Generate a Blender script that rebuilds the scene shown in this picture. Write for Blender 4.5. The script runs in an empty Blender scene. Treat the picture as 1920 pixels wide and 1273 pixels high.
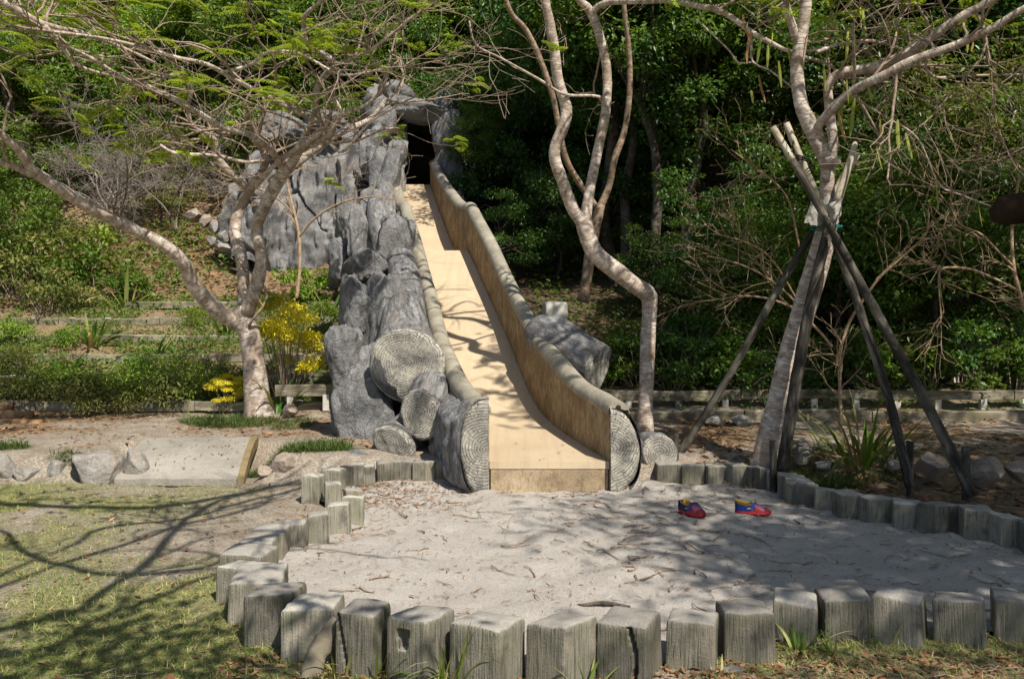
import bpy, bmesh, math, random
import numpy as np
from mathutils import Vector, Matrix

# ------------------------------------------------------------------ scene, camera, light
scene = bpy.context.scene
COL = scene.collection
FPX, HOR, CAMH = 1700.0, 590.0, 1.2          # focal length in photo pixels, horizon row, eye height
cam_d = bpy.data.cameras.new("camera")
cam_d.sensor_width = 36.0
cam_d.lens = 36.0 * FPX / 1920.0
cam_d.shift_y = -(636.5 - HOR) / 1920.0
cam_d.clip_start, cam_d.clip_end = 0.05, 400.0
cam = bpy.data.objects.new("camera", cam_d)
cam.location = (0, 0, CAMH)
cam.rotation_euler = (math.radians(90), 0, 0)
COL.objects.link(cam)
scene.camera = cam

SUN = Vector((0.33, -0.55, 0.77)).normalized()
world = bpy.data.worlds.new("World")
scene.world = world
world.use_nodes = True
wn = world.node_tree
sky = wn.nodes.new("ShaderNodeTexSky")
sky.sky_type = 'NISHITA'
sky.sun_disc = False
sky.sun_elevation = math.asin(SUN.z)
sky.sun_rotation = math.atan2(SUN.x, SUN.y)
wn.links.new(sky.outputs[0], wn.nodes["Background"].inputs[0])
wn.nodes["Background"].inputs[1].default_value = 0.08
sun_d = bpy.data.lights.new("sun", 'SUN')
sun_d.energy = 5.0
sun_d.angle = math.radians(0.6)
sun_d.color = (1.0, 0.93, 0.82)
sun = bpy.data.objects.new("sun", sun_d)
sun.rotation_euler = SUN.to_track_quat('Z', 'Y').to_euler()
sun.location = (6, -6, 12)
COL.objects.link(sun)
scene.view_settings.view_transform = 'Standard'
scene.view_settings.look = 'None'
scene.view_settings.exposure = 0.5
scene.view_settings.gamma = 1.0
scene.cycles.max_bounces = 6
scene.cycles.transparent_max_bounces = 4

# ------------------------------------------------------------------ helpers
def P(px, py, d):
    return np.array([(px - 960.0) * d / FPX, d, CAMH + (HOR - py) * d / FPX])

def hash3(ix, iy, iz, seed):
    h = (ix.astype(np.uint32) * np.uint32(374761393) + iy.astype(np.uint32) * np.uint32(668265263)
         + iz.astype(np.uint32) * np.uint32(2147483647) + np.uint32((seed * 974711 + 12345) & 0xffffffff))
    h = (h ^ (h >> np.uint32(13))) * np.uint32(1274126177)
    h = (h ^ (h >> np.uint32(16))) * np.uint32(2246822519)
    h = h ^ (h >> np.uint32(15))
    return h.astype(np.float64) / 4294967295.0

def vnoise(p, seed=0):
    p = np.asarray(p, float)
    i = np.floor(p).astype(np.int64)
    f = p - i
    f = f * f * (3 - 2 * f)
    r = 0
    for a in (0, 1):
        wx = f[:, 0] if a else 1 - f[:, 0]
        for b in (0, 1):
            wy = f[:, 1] if b else 1 - f[:, 1]
            for c in (0, 1):
                wz = f[:, 2] if c else 1 - f[:, 2]
                r = r + wx * wy * wz * hash3(i[:, 0] + a, i[:, 1] + b, i[:, 2] + c, seed)
    return r * 2 - 1

def fbm(p, octs=4, seed=0, gain=0.5):
    p = np.asarray(p, float)
    s, a = 0, 1.0
    for o in range(octs):
        s = s + a * vnoise(p * (2.03 ** o) + o * 17.3, seed + o)
        a *= gain
    return s

def fbm2(x, y, sc, octs=4, seed=0):
    return fbm(np.stack([np.ravel(x) * sc, np.ravel(y) * sc, np.zeros(np.size(x)) + 0.37], 1), octs, seed).reshape(np.shape(x))

def sstep(a, b, x):
    t = np.clip((x - a) / (b - a), 0, 1)
    return t * t * (3 - 2 * t)

def nrm(v):
    v = np.asarray(v, float)
    return v / (np.linalg.norm(v, axis=-1, keepdims=True) + 1e-12)

class MB:
    """collects verts, faces and two point attributes, and links them as ONE mesh object"""
    def __init__(s):
        s.v, s.q, s.t, s.rnd, s.tc, s.n = [], [], [], [], [], 0
    def add(s, v, quads=None, tris=None, rnd=None, tc=None):
        v = np.asarray(v, float).reshape(-1, 3)
        k = len(v)
        s.v.append(v)
        if quads is not None and len(quads): s.q.append(np.asarray(quads, np.int64) + s.n)
        if tris is not None and len(tris): s.t.append(np.asarray(tris, np.int64) + s.n)
        s.rnd.append(np.zeros(k) if rnd is None else np.broadcast_to(rnd, (k,)))
        s.tc.append(v if tc is None else tc)
        s.n += k
    def tube(s, pts, rad, sides=6, knob=0.0, seed=0, cap=True, flat=1.0, rnd=None):
        pts = np.asarray(pts, float); rad = np.asarray(rad, float)
        m = len(pts)
        tan = np.gradient(pts, axis=0); tan = nrm(tan)
        ref = np.array([0.0, 0, 1]) if abs(tan[0][2]) < 0.9 else np.array([1.0, 0, 0])
        u = nrm(np.cross(tan[0], ref)); us = [u]
        for i in range(1, m):
            u = u - tan[i] * np.dot(u, tan[i]); u = nrm(u); us.append(u)
        us = np.array(us); ws = np.cross(tan, us)
        an = np.arange(sides) * 2 * math.pi / sides
        al = np.concatenate([[0], np.cumsum(np.linalg.norm(np.diff(pts, axis=0), axis=1))])
        ca, sa = np.cos(an), np.sin(an)
        off = us[:, None, :] * ca[None, :, None] + ws[:, None, :] * sa[None, :, None] * flat
        rr = np.repeat(rad[:, None], sides, 1)
        if knob:
            q = np.stack([np.tile(ca, m) * 1.1, np.tile(sa, m) * 1.1, np.repeat(al / max(rad.max() * 1.6, 1e-3), sides)], 1)
            rr = rr * (1 + knob * fbm(q + seed * 3.1, 3, seed).reshape(m, sides))
        v = pts[:, None, :] + off * rr[:, :, None]
        tc = np.stack([np.broadcast_to(ca * 1.0, (m, sides)) * rad[:, None], np.broadcast_to(sa, (m, sides)) * rad[:, None],
                       np.repeat(al[:, None] + seed * 1.7, sides, 1)], 2)
        a = np.arange(m - 1)[:, None] * sides + np.arange(sides)[None, :]
        b = np.arange(m - 1)[:, None] * sides + (np.arange(sides)[None, :] + 1) % sides
        quads = np.stack([a, b, b + sides, a + sides], 2).reshape(-1, 4)
        v = v.reshape(-1, 3); tc = tc.reshape(-1, 3); tris = None
        if cap:
            v = np.concatenate([v, pts[:1], pts[-1:]]); k = m * sides
            tc = np.concatenate([tc, [[0, 0, al[0]]], [[0, 0, al[-1]]]])
            j = np.arange(sides)
            tris = np.concatenate([np.stack([np.full(sides, k), (j + 1) % sides, j], 1),
                                   np.stack([np.full(sides, k + 1), (m - 1) * sides + j, (m - 1) * sides + (j + 1) % sides], 1)])
        s.add(v, quads, tris, tc=tc, rnd=rnd)
    def grid(s, V, wrap_u=False, flip=False, tc=None, rnd=None):
        """V: (rows, cols, 3)"""
        m, n = V.shape[:2]
        c = n if wrap_u else n - 1
        a = np.arange(m - 1)[:, None] * n + np.arange(c)[None, :]
        b = np.arange(m - 1)[:, None] * n + (np.arange(c)[None, :] + 1) % n
        q = np.stack([a, b, b + n, a + n], 2).reshape(-1, 4)
        if flip: q = q[:, ::-1]
        s.add(V.reshape(-1, 3), q, tc=tc, rnd=rnd)
    def box(s, c, d, rot=0.0):
        c = np.asarray(c, float); d = np.asarray(d, float) / 2
        v = np.array([[x, y, z] for z in (-1, 1) for y in (-1, 1) for x in (-1, 1)], float) * d
        ca, sa = math.cos(rot), math.sin(rot)
        v = np.stack([v[:, 0] * ca - v[:, 1] * sa, v[:, 0] * sa + v[:, 1] * ca, v[:, 2]], 1) + c
        s.add(v, [[0, 2, 3, 1], [4, 5, 7, 6], [0, 1, 5, 4], [2, 6, 7, 3], [0, 4, 6, 2], [1, 3, 7, 5]])
    def leaves(s, c, axis, up, L, W, rng, droop=0.15, rnd=None):
        n = len(c)
        a = nrm(axis); b = nrm(np.cross(up, a)); nn = np.cross(a, b)
        L = np.broadcast_to(L, (n,))[:, None]; W = np.broadcast_to(W, (n,))[:, None]
        v = np.stack([c, c + a * L * .45 + b * W * .5 + nn * L * .08, c + a * L - nn * L * droop, c + a * L * .45 - b * W * .5 + nn * L * .08], 1)
        i = np.arange(n)[:, None] * 4
        t = np.concatenate([i + [0, 2, 1], i + [0, 3, 2]])
        r = rng.random(n) if rnd is None else np.broadcast_to(rnd, (n,))
        s.add(v.reshape(-1, 3), None, t, rnd=np.repeat(r, 4))
    def blades(s, root, axis, side, L, W, bend, rnd, segs=3):
        """strap leaves: root (n,3), axis (n,3), curving over"""
        n = len(root)
        a = nrm(axis); b = nrm(side)
        L = np.broadcast_to(L, (n,)); W = np.broadcast_to(W, (n,)); bend = np.broadcast_to(bend, (n,))
        p = root.copy(); rows = []
        for k in range(segs + 1):
            t = k / segs
            w = W * (1 - t ** 2 * 0.96) * (0.6 + 0.4 * min(1, t * 3))
            rows.append(np.stack([p - b * w[:, None] / 2, p + b * w[:, None] / 2], 1))
            a = nrm(a + np.stack([np.zeros(n), np.zeros(n), -bend / segs], 1))
            p = p + a * (L / segs)[:, None]
        v = np.stack(rows, 1).reshape(n, -1, 3)
        m = (segs + 1) * 2
        base = np.array([[2 * k, 2 * k + 1, 2 * k + 3, 2 * k + 2] for k in range(segs)])
        q = (np.arange(n)[:, None, None] * m + base[None]).reshape(-1, 4)
        s.add(v.reshape(-1, 3), q, rnd=np.repeat(np.broadcast_to(rnd, (n,)), m))
    def mesh(s, name, mat, smooth=True):
        V = np.concatenate(s.v)
        Q = np.concatenate(s.q) if s.q else np.zeros((0, 4), np.int64)
        T = np.concatenate(s.t) if s.t else np.zeros((0, 3), np.int64)
        me = bpy.data.meshes.new(name)
        me.vertices.add(len(V)); me.vertices.foreach_set("co", V.astype(np.float32).ravel())
        loops = np.concatenate([Q.ravel(), T.ravel()])
        me.loops.add(len(loops)); me.loops.foreach_set("vertex_index", loops.astype(np.int32))
        starts = np.concatenate([np.arange(len(Q)) * 4, len(Q) * 4 + np.arange(len(T)) * 3])
        me.polygons.add(len(starts)); me.polygons.foreach_set("loop_start", starts.astype(np.int32))
        me.update(calc_edges=True)
        me.polygons.foreach_set("use_smooth", np.full(len(starts), bool(smooth)))
        me.attributes.new("rnd", 'FLOAT', 'POINT').data.foreach_set("value", np.concatenate(s.rnd).astype(np.float32))
        me.attributes.new("tc", 'FLOAT_VECTOR', 'POINT').data.foreach_set("vector", np.concatenate(s.tc).astype(np.float32).ravel())
        me.validate()
        if mat: me.materials.append(mat)
        return me
    def build(s, name, mat, parent=None, smooth=True, origin=None):
        """origin: world point that becomes the object's own origin (verts are given in world space)"""
        if origin is not None:
            o3 = np.asarray(origin, float)
            s.v = [v - o3 for v in s.v]
        o = bpy.data.objects.new(name, s.mesh(name, mat, smooth))
        COL.objects.link(o)
        if origin is not None: o.location = [float(k) for k in origin]
        if parent is not None:
            o.parent = parent
            base = np.zeros(3); q = parent
            while q is not None:
                base += np.array(q.location); q = q.parent
            o.location = [float(k) for k in ((np.asarray(origin) if origin is not None else 0) - base)]
        return o

def tag(o, label, cat, group=None, kind=None):
    if label: o["label"] = label
    if cat: o["category"] = cat
    if group: o["group"] = group
    if kind: o["kind"] = kind
    return o

def thing(name, loc, label, cat, group=None):
    o = bpy.data.objects.new(name, None)
    o.empty_display_size = 0.2
    o.location = [float(k) for k in loc]
    COL.objects.link(o)
    return tag(o, label, cat, group)

def structure(o):
    o["kind"] = "structure"; return o

def clone(root, loc, rotz=0.0, scale=None, label=None, cat=None, group=None):
    r = root.copy(); COL.objects.link(r)
    r.location = [float(k) for k in loc]; r.rotation_euler = (0, 0, rotz)
    if scale is not None: r.scale = scale if hasattr(scale, '__len__') else (scale,) * 3
    for ch in root.children:
        c = ch.copy(); COL.objects.link(c); c.parent = r
        for g in ch.children:
            d = g.copy(); COL.objects.link(d); d.parent = c
    return tag(r, label, cat, group)

def spline(ctrl, step=0.05):
    """catmull-rom through (x,y,z,r) rows"""
    c = np.asarray(ctrl, float)
    if len(c) == 2:
        k = max(2, int(np.linalg.norm(c[1, :3] - c[0, :3]) / step))
        t = np.linspace(0, 1, k + 1)[:, None]
        o = c[0] * (1 - t) + c[1] * t
        return o[:, :3], o[:, 3]
    e = np.concatenate([[2 * c[0] - c[1]], c, [2 * c[-1] - c[-2]]])
    e[:, 3] = np.clip(e[:, 3], 1e-3, None)
    out = []
    for i in range(1, len(e) - 2):
        k = max(2, int(np.linalg.norm(e[i + 1, :3] - e[i, :3]) / step))
        t = (np.arange(k) / k)[:, None]
        out.append(.5 * (2 * e[i] + (e[i + 1] - e[i - 1]) * t + (2 * e[i - 1] - 5 * e[i] + 4 * e[i + 1] - e[i + 2]) * t ** 2
                         + (3 * e[i] - e[i - 1] - 3 * e[i + 1] + e[i + 2]) * t ** 3))
    out.append(e[-2][None]); o = np.concatenate(out)
    return o[:, :3], np.clip(o[:, 3], 0.002, None)

def trace(rows):
    """rows of (px, py, width in px, depth) from the photograph -> (x,y,z,r)"""
    return [list(P(a, b, d)) + [w * d / FPX / 2 * .82] for a, b, w, d in rows]

def grow(mb, p, d, L, r, rng, lvl, wig=.35, up=0.05, flat=.6, kids=(2, 4), spread=.9, tips=None, sides=5, seg=.12, shrink=.62):
    n = max(3, int(L / seg)); p = np.asarray(p, float); d = nrm(d)
    pts, ds = [p], [d]
    curl = rng.normal(0, wig * .35, 3) * [1, 1, flat]
    for i in range(n):
        d = nrm(d + rng.normal(0, wig * .5, 3) * [1, 1, flat] + curl + [0, 0, up])
        if i % 4 == 3: curl = rng.normal(0, wig * .35, 3) * [1, 1, flat]
        p = p + d * L / n; pts.append(p); ds.append(d)
    rad = np.linspace(r, max(r * .45, .0022), n + 1)
    mb.tube(pts, rad, sides if r > .008 else 4, cap=False)
    if lvl > 0:
        for k in range(rng.integers(kids[0], kids[1] + 1)):
            i = int(rng.integers(max(1, n // 4), n + 1))
            side = rng.normal(0, 1, 3) * [1, 1, flat]
            nd = nrm(ds[i] * .8 + nrm(side) * spread)
            grow(mb, pts[i], nd, L * shrink * rng.uniform(.7, 1.15), rad[i] * .68, rng, lvl - 1, wig, up, flat, kids, spread, tips, sides, seg, shrink)
    if tips is not None: tips.append((p, d, r))

# ------------------------------------------------------------------ material helpers
def newmat(name):
    m = bpy.data.materials.new(name); m.use_nodes = True
    nt = m.node_tree
    return m, nt, nt.nodes["Principled BSDF"]

def nd(nt, typ, ins=None, **props):
    n = nt.nodes.new(typ)
    for k, v in props.items(): setattr(n, k, v)
    if ins:
        for k, v in ins.items():
            s = n.inputs[k]
            if isinstance(v, bpy.types.NodeSocket): nt.links.new(v, s)
            else: s.default_value = v
    return n

def attr(nt, name, out="Fac"):
    return nd(nt, "ShaderNodeAttribute", attribute_name=name).outputs[out]

def coords(nt, kind="Object", scale=(1, 1, 1), src=None):
    if src is None:
        src = nd(nt, "ShaderNodeTexCoord").outputs[kind]
    return nd(nt, "ShaderNodeMapping", {"Vector": src, "Scale": scale}).outputs[0]

def noise(nt, vec, scale, detail=4, rough=.55, dist=0.0):
    return nd(nt, "ShaderNodeTexNoise", {"Vector": vec, "Scale": scale, "Detail": detail, "Roughness": rough, "Distortion": dist}).outputs["Fac"]

def ramp(nt, fac, stops):
    n = nd(nt, "ShaderNodeValToRGB", {"Fac": fac})
    e = n.color_ramp.elements
    while len(e) < len(stops): e.new(0.5)
    for k, (p, c) in enumerate(stops):
        e[k].position = p
        e[k].color = (c, c, c, 1) if not hasattr(c, '__len__') else (*c, 1)
    return n.outputs["Color"]

def mix(nt, fac, a, b, mode='MIX'):
    n = nd(nt, "ShaderNodeMix", data_type='RGBA', blend_type=mode)
    for s, v in ((n.inputs[0], fac), (n.inputs[6], a), (n.inputs[7], b)):
        if isinstance(v, bpy.types.NodeSocket): nt.links.new(v, s)
        elif hasattr(v, '__len__'): s.default_value = (*v, 1)
        else: s.default_value = v
    return n.outputs[2]

def math_(nt, op, a, b=0.0, c=0.0):
    n = nd(nt, "ShaderNodeMath", operation=op)
    for s, v in zip(n.inputs, (a, b, c)):
        if isinstance(v, bpy.types.NodeSocket): nt.links.new(v, s)
        else: s.default_value = v
    return n.outputs[0]

def bump(nt, bsdf, h, strength=.5, dist=.02):
    n = nd(nt, "ShaderNodeBump", {"Height": h, "Strength": strength, "Distance": dist})
    nt.links.new(n.outputs[0], bsdf.inputs["Normal"])

def finish(nt, bsdf, col, rough=.85, spec=.25):
    if isinstance(col, bpy.types.NodeSocket): nt.links.new(col, bsdf.inputs["Base Color"])
    else: bsdf.inputs["Base Color"].default_value = (*col, 1)
    if isinstance(rough, bpy.types.NodeSocket): nt.links.new(rough, bsdf.inputs["Roughness"])
    else: bsdf.inputs["Roughness"].default_value = rough
    bsdf.inputs["Specular IOR Level"].default_value = spec

def simple(name, col, rough=.7, spec=.3, var=.25, scale=12, bmp=.2):
    m, nt, b = newmat(name)
    v = coords(nt)
    n = noise(nt, v, scale, 5)
    c = mix(nt, n, [k * (1 - var) for k in col], [min(1, k * (1 + var)) for k in col])
    finish(nt, b, c, rough, spec)
    if bmp: bump(nt, b, noise(nt, v, scale * 4, 4), bmp, .01)
    return m

def leafmat(name, cols, rough=.5, trans=.3, spec=.3, gamma=1.0):
    m, nt, b = newmat(name)
    r = attr(nt, "rnd")
    c = ramp(nt, r, [(i / (len(cols) - 1), k) for i, k in enumerate(cols)])
    oi = nd(nt, "ShaderNodeObjectInfo").outputs["Random"]
    g = nd(nt, "ShaderNodeHueSaturation", {"Hue": math_(nt, 'MULTIPLY_ADD', oi, .03, .485), "Saturation": 1.0,
                                            "Value": math_(nt, 'MULTIPLY_ADD', oi, .5, .75), "Color": c}).outputs[0]
    finish(nt, b, g, rough, spec)
    tr = nd(nt, "ShaderNodeBsdfTranslucent", {"Color": mix(nt, .5, g, (.30, .42, .03), 'MIX')})
    ms = nd(nt, "ShaderNodeMixShader", {0: trans, 1: b.outputs[0], 2: tr.outputs[0]})
    nt.links.new(ms.outputs[0], nt.nodes["Material Output"].inputs[0])
    return m

def bark(name, cols, sc=14, bands=True, bmp=.4, moss=0.0):
    m, nt, b = newmat(name)
    tc = attr(nt, "tc", "Vector")
    v = coords(nt, src=tc, scale=(1, 1, 1.6) if bands else (1, 1, .25))
    n1 = noise(nt, v, sc, 6, .65, .6)
    n2 = noise(nt, coords(nt, src=tc, scale=(.5, .5, 4 if bands else .3)), sc * 2.2, 4, .6)
    n3 = noise(nt, coords(nt, src=tc, scale=(1, 1, .6)), sc * .3, 3)
    c = ramp(nt, n1, [(.30, cols[0]), (.48, cols[1]), (.62, cols[2])])
    c = mix(nt, ramp(nt, n2, [(.45, 0.0), (.62, 0.55)]), c, cols[0])
    c = mix(nt, ramp(nt, n3, [(.48, 0.0), (.66, 0.6)]), c, cols[3])
    finish(nt, b, c, .8, .2)
    bump(nt, b, math_(nt, 'ADD', n1, math_(nt, 'MULTIPLY', n2, .6)), bmp, .02)
    return m

# ------------------------------------------------------------------ materials
M = {}
M['bark_pale'] = bark('pale_bark', [(.15, .105, .08), (.43, .36, .30), (.68, .61, .55), (.30, .215, .15)], 12)
M['bark_grey'] = bark('grey_bark', [(.025, .02, .015), (.075, .06, .045), (.14, .12, .10), (.05, .045, .028)], 12)
M['twig'] = bark('twig_bark', [(.16, .11, .08), (.30, .23, .17), (.42, .34, .27), (.2, .14, .10)], 20)
M['twig_grey'] = bark('grey_twig_bark', [(.12, .10, .085), (.24, .205, .175), (.34, .3, .27), (.16, .14, .11)], 20)
M['twig_tan'] = bark('tan_twig_bark', [(.22, .14, .08), (.40, .28, .18), (.52, .40, .28), (.26, .18, .11)], 20)
M['pole'] = bark('weathered_pole', [(.010, .009, .008), (.055, .048, .038), (.20, .18, .14), (.022, .020, .016)], 11, False, 1.0)
M['pole_pale'] = bark('pale_pole_wood', [(.24, .20, .14), (.44, .39, .30), (.54, .5, .41), (.36, .32, .22)], 16, False, .5)
M['leaf_dark'] = leafmat('dark_evergreen_leaf', [(.018, .048, .010), (.034, .085, .015), (.055, .125, .022), (.085, .155, .03)], .38, .25, .45)
M['leaf_mid'] = leafmat('mid_green_leaf', [(.04, .085, .012), (.075, .15, .02), (.12, .21, .03), (.17, .25, .04)], .45, .32, .35)
M['leaf_fresh'] = leafmat('fresh_green_leaf', [(.08, .16, .018), (.14, .26, .025), (.22, .34, .035), (.32, .40, .06)], .5, .35)
M['leaf_lime'] = leafmat('lime_feather_leaf', [(.28, .42, .03), (.40, .55, .04), (.52, .64, .07)], .5, .4)
M['leaf_yellow'] = leafmat('golden_yellow_leaf', [(.50, .40, .02), (.72, .58, .03), (.85, .70, .05), (.9, .78, .12)], .5, .3)
M['leaf_olive'] = leafmat('olive_leaf', [(.06, .075, .02), (.11, .13, .03), (.17, .18, .05), (.30, .22, .09)], .55, .3)
M['grass'] = leafmat('grass_blade', [(.07, .13, .022), (.15, .22, .04), (.32, .32, .10), (.52, .45, .22)], .6, .3)
M['grass_dark'] = leafmat('mondo_grass', [(.035, .075, .016), (.07, .13, .03), (.13, .18, .05)], .5, .25)
M['strap'] = leafmat('strap_leaf', [(.04, .11, .015), (.07, .17, .03), (.12, .22, .04), (.28, .22, .08), (.5, .36, .17)], .45, .3)
M['litter'] = leafmat('dry_litter', [(.05, .03, .018), (.16, .075, .035), (.30, .145, .07), (.40, .25, .13), (.20, .11, .06)], .8, .12)
M['pod'] = leafmat('seed_pod', [(.20, .24, .04), (.32, .34, .06), (.42, .36, .10)], .5, .25)
M['pod_brown'] = leafmat('dry_seed_pod', [(.25, .11, .05), (.32, .16, .07), (.38, .22, .1)], .6, .15)

def m_ground():
    m, nt, b = newmat('earth')
    v = coords(nt)
    g = attr(nt, "grass"); l = attr(nt, "litter")
    n1 = noise(nt, v, 5, 6, .6); n2 = noise(nt, v, 60, 4, .65); n3 = noise(nt, v, 180, 3, .7)
    dirt = ramp(nt, n1, [(.3, (.32, .265, .20)), (.5, (.46, .40, .325)), (.7, (.56, .51, .43))])
    dirt = mix(nt, ramp(nt, n2, [(.42, .6), (.6, 0.0)]), dirt, (.16, .12, .085))
    gr = ramp(nt, n2, [(.3, (.15, .17, .05)), (.55, (.30, .29, .12)), (.75, (.46, .41, .23))])
    lit = ramp(nt, n3, [(.3, (.11, .065, .035)), (.5, (.26, .17, .095)), (.7, (.42, .31, .19))])
    c = mix(nt, g, dirt, gr); c = mix(nt, l, c, lit)
    c = mix(nt, attr(nt, 'humus'), c, ramp(nt, n3, [(.3, (.025, .019, .012)), (.6, (.075, .055, .034)), (.8, (.16, .11, .06))]))
    c = mix(nt, ramp(nt, n3, [(.4, .5), (.55, 0.0)]), c, (.09, .07, .05))
    finish(nt, b, c, .95, .1)
    bump(nt, b, math_(nt, 'ADD', n2, math_(nt, 'MULTIPLY', n3, .6)), .8, .02)
    return m
M['ground'] = m_ground()

def m_sand():
    m, nt, b = newmat('coral_sand')
    v = coords(nt)
    n1 = noise(nt, v, 3, 5, .6); n2 = noise(nt, v, 120, 3, .7); n3 = noise(nt, v, 320, 2, .7); n4 = noise(nt, v, 22, 5, .7)
    c = ramp(nt, n1, [(.3, (.60, .545, .485)), (.7, (.72, .67, .61))])
    c = mix(nt, ramp(nt, n2, [(.36, .55), (.48, 0.0)]), c, (.27, .23, .2))
    c = mix(nt, ramp(nt, n3, [(.56, 0.0), (.68, .8)]), c, (.80, .78, .74))
    c = mix(nt, ramp(nt, n4, [(.56, 0.0), (.72, .45)]), c, (.36, .29, .235))
    finish(nt, b, c, .95, .1)
    bump(nt, b, math_(nt, 'ADD', math_(nt, 'MULTIPLY', n2, .8), math_(nt, 'ADD', n3, n4)), .9, .018)
    return m
M['sand'] = m_sand()

def m_post():
    m, nt, b = newmat('weathered_timber_post')
    oi = nd(nt, "ShaderNodeObjectInfo").outputs["Random"]
    src = nd(nt, "ShaderNodeTexCoord").outputs["Object"]
    off = nd(nt, "ShaderNodeCombineXYZ", {0: math_(nt, 'MULTIPLY', oi, 37.0), 1: math_(nt, 'MULTIPLY', oi, 91.0), 2: 0.0}).outputs[0]
    vv = nd(nt, "ShaderNodeVectorMath", {0: src, 1: off}, operation='ADD').outputs[0]
    grain = noise(nt, coords(nt, src=vv, scale=(1, 1, .045)), 130, 4, .6, .3)
    blot = noise(nt, coords(nt, src=vv), 11, 5, .6)
    fine = noise(nt, coords(nt, src=vv), 130, 3, .7)
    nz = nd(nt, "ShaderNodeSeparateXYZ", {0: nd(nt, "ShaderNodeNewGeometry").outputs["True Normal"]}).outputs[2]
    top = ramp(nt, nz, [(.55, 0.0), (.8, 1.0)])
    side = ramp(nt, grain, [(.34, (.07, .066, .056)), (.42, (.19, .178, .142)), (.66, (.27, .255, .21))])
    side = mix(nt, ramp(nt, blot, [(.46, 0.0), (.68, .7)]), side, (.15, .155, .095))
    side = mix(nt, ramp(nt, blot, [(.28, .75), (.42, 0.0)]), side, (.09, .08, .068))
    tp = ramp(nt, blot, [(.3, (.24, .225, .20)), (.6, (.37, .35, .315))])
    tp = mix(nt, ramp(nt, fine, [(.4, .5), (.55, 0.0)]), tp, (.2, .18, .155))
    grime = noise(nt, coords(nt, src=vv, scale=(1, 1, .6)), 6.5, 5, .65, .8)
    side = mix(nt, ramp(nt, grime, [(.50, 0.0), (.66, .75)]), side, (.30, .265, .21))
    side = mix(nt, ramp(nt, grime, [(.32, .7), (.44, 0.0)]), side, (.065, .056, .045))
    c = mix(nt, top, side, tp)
    c = nd(nt, "ShaderNodeHueSaturation", {"Hue": .5, "Saturation": 1.0, "Value": math_(nt, 'MULTIPLY_ADD', oi, .6, .72), "Color": c}).outputs[0]
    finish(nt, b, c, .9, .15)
    inv = math_(nt, 'SUBTRACT', 1.0, top)
    h = math_(nt, 'ADD', math_(nt, 'MULTIPLY', math_(nt, 'MULTIPLY', grain, inv), 1.0), math_(nt, 'MULTIPLY', fine, .35))
    bump(nt, b, h, .9, .012)
    return m
M['post'] = m_post()

def m_rock(name, cols, sc=3.0, crack=.8, bmp=.6, stain=None):
    m, nt, b = newmat(name)
    v = coords(nt)
    n1 = noise(nt, v, sc, 8, .62, .3); n2 = noise(nt, v, sc * 12, 5, .65)
    vs = coords(nt, scale=(1, 1, .35))
    n3 = noise(nt, vs, sc * 1.8, 4, .6)
    c = ramp(nt, n1, [(.3, cols[0]), (.5, cols[1]), (.7, cols[2])])
    c = mix(nt, ramp(nt, n2, [(.35, .45), (.55, 0.0)]), c, cols[0])
    if stain: c = mix(nt, ramp(nt, n3, [(.56, 0.0), (.72, .55)]), c, stain)
    wv = nd(nt, "ShaderNodeVectorMath", {0: v, 1: nd(nt, "ShaderNodeTexNoise", {"Vector": v, "Scale": 1.6, "Detail": 6.0}).outputs["Color"]}, operation='ADD').outputs[0]
    vo = nd(nt, "ShaderNodeTexVoronoi", {"Vector": wv, "Scale": 1.1}, feature='DISTANCE_TO_EDGE').outputs["Distance"]
    cr = ramp(nt, vo, [(0.0, 0.3), (.012, 1.0)])
    n4 = noise(nt, v, sc * 34, 4, .7)
    li = noise(nt, v, sc * 3.3, 5, .7)
    c = mix(nt, ramp(nt, n4, [(.36, .5), (.52, 0.0)]), c, [k * .45 for k in cols[0]])
    c = mix(nt, ramp(nt, li, [(.58, 0.0), (.68, .5)]), c, [k * 1.3 for k in cols[2]])
    c = mix(nt, math_(nt, 'MULTIPLY', math_(nt, 'SUBTRACT', 1.0, cr), crack * .7), c, [k * .35 for k in cols[0]])
    finish(nt, b, c, .9, .15)
    h = math_(nt, 'ADD', math_(nt, 'MULTIPLY', n1, .8), math_(nt, 'ADD', math_(nt, 'ADD', math_(nt, 'MULTIPLY', n2, .4), math_(nt, 'MULTIPLY', n4, .22)), math_(nt, 'MULTIPLY', cr, crack * .2)))
    bump(nt, b, h, bmp, .06)
    return m
M['rock'] = m_rock('artificial_grey_rock', [(.10, .10, .104), (.225, .223, .222), (.35, .342, .33)], 2.6, .7, .9, (.17, .155, .145))
M['rock_shaded'] = m_rock('shaded_tunnel_rock', [(.05, .05, .05), (.12, .115, .11), (.20, .19, .18)], 3)  # darker copy of the rock, carries the shade inside the cave
M['stone'] = m_rock('pale_field_stone', [(.20, .185, .165), (.31, .29, .265), (.42, .40, .375)], 5, .25, .5, (.40, .30, .22))
M['stone_pink'] = m_rock('pinkish_field_stone', [(.24, .185, .145), (.36, .29, .245), (.45, .38, .33)], 5, .25, .5, (.42, .33, .2))
M['log'] = bark('artificial_log_bark', [(.06, .06, .064), (.18, .18, .183), (.30, .295, .285), (.17, .145, .125)], 24, False, .9)

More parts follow.
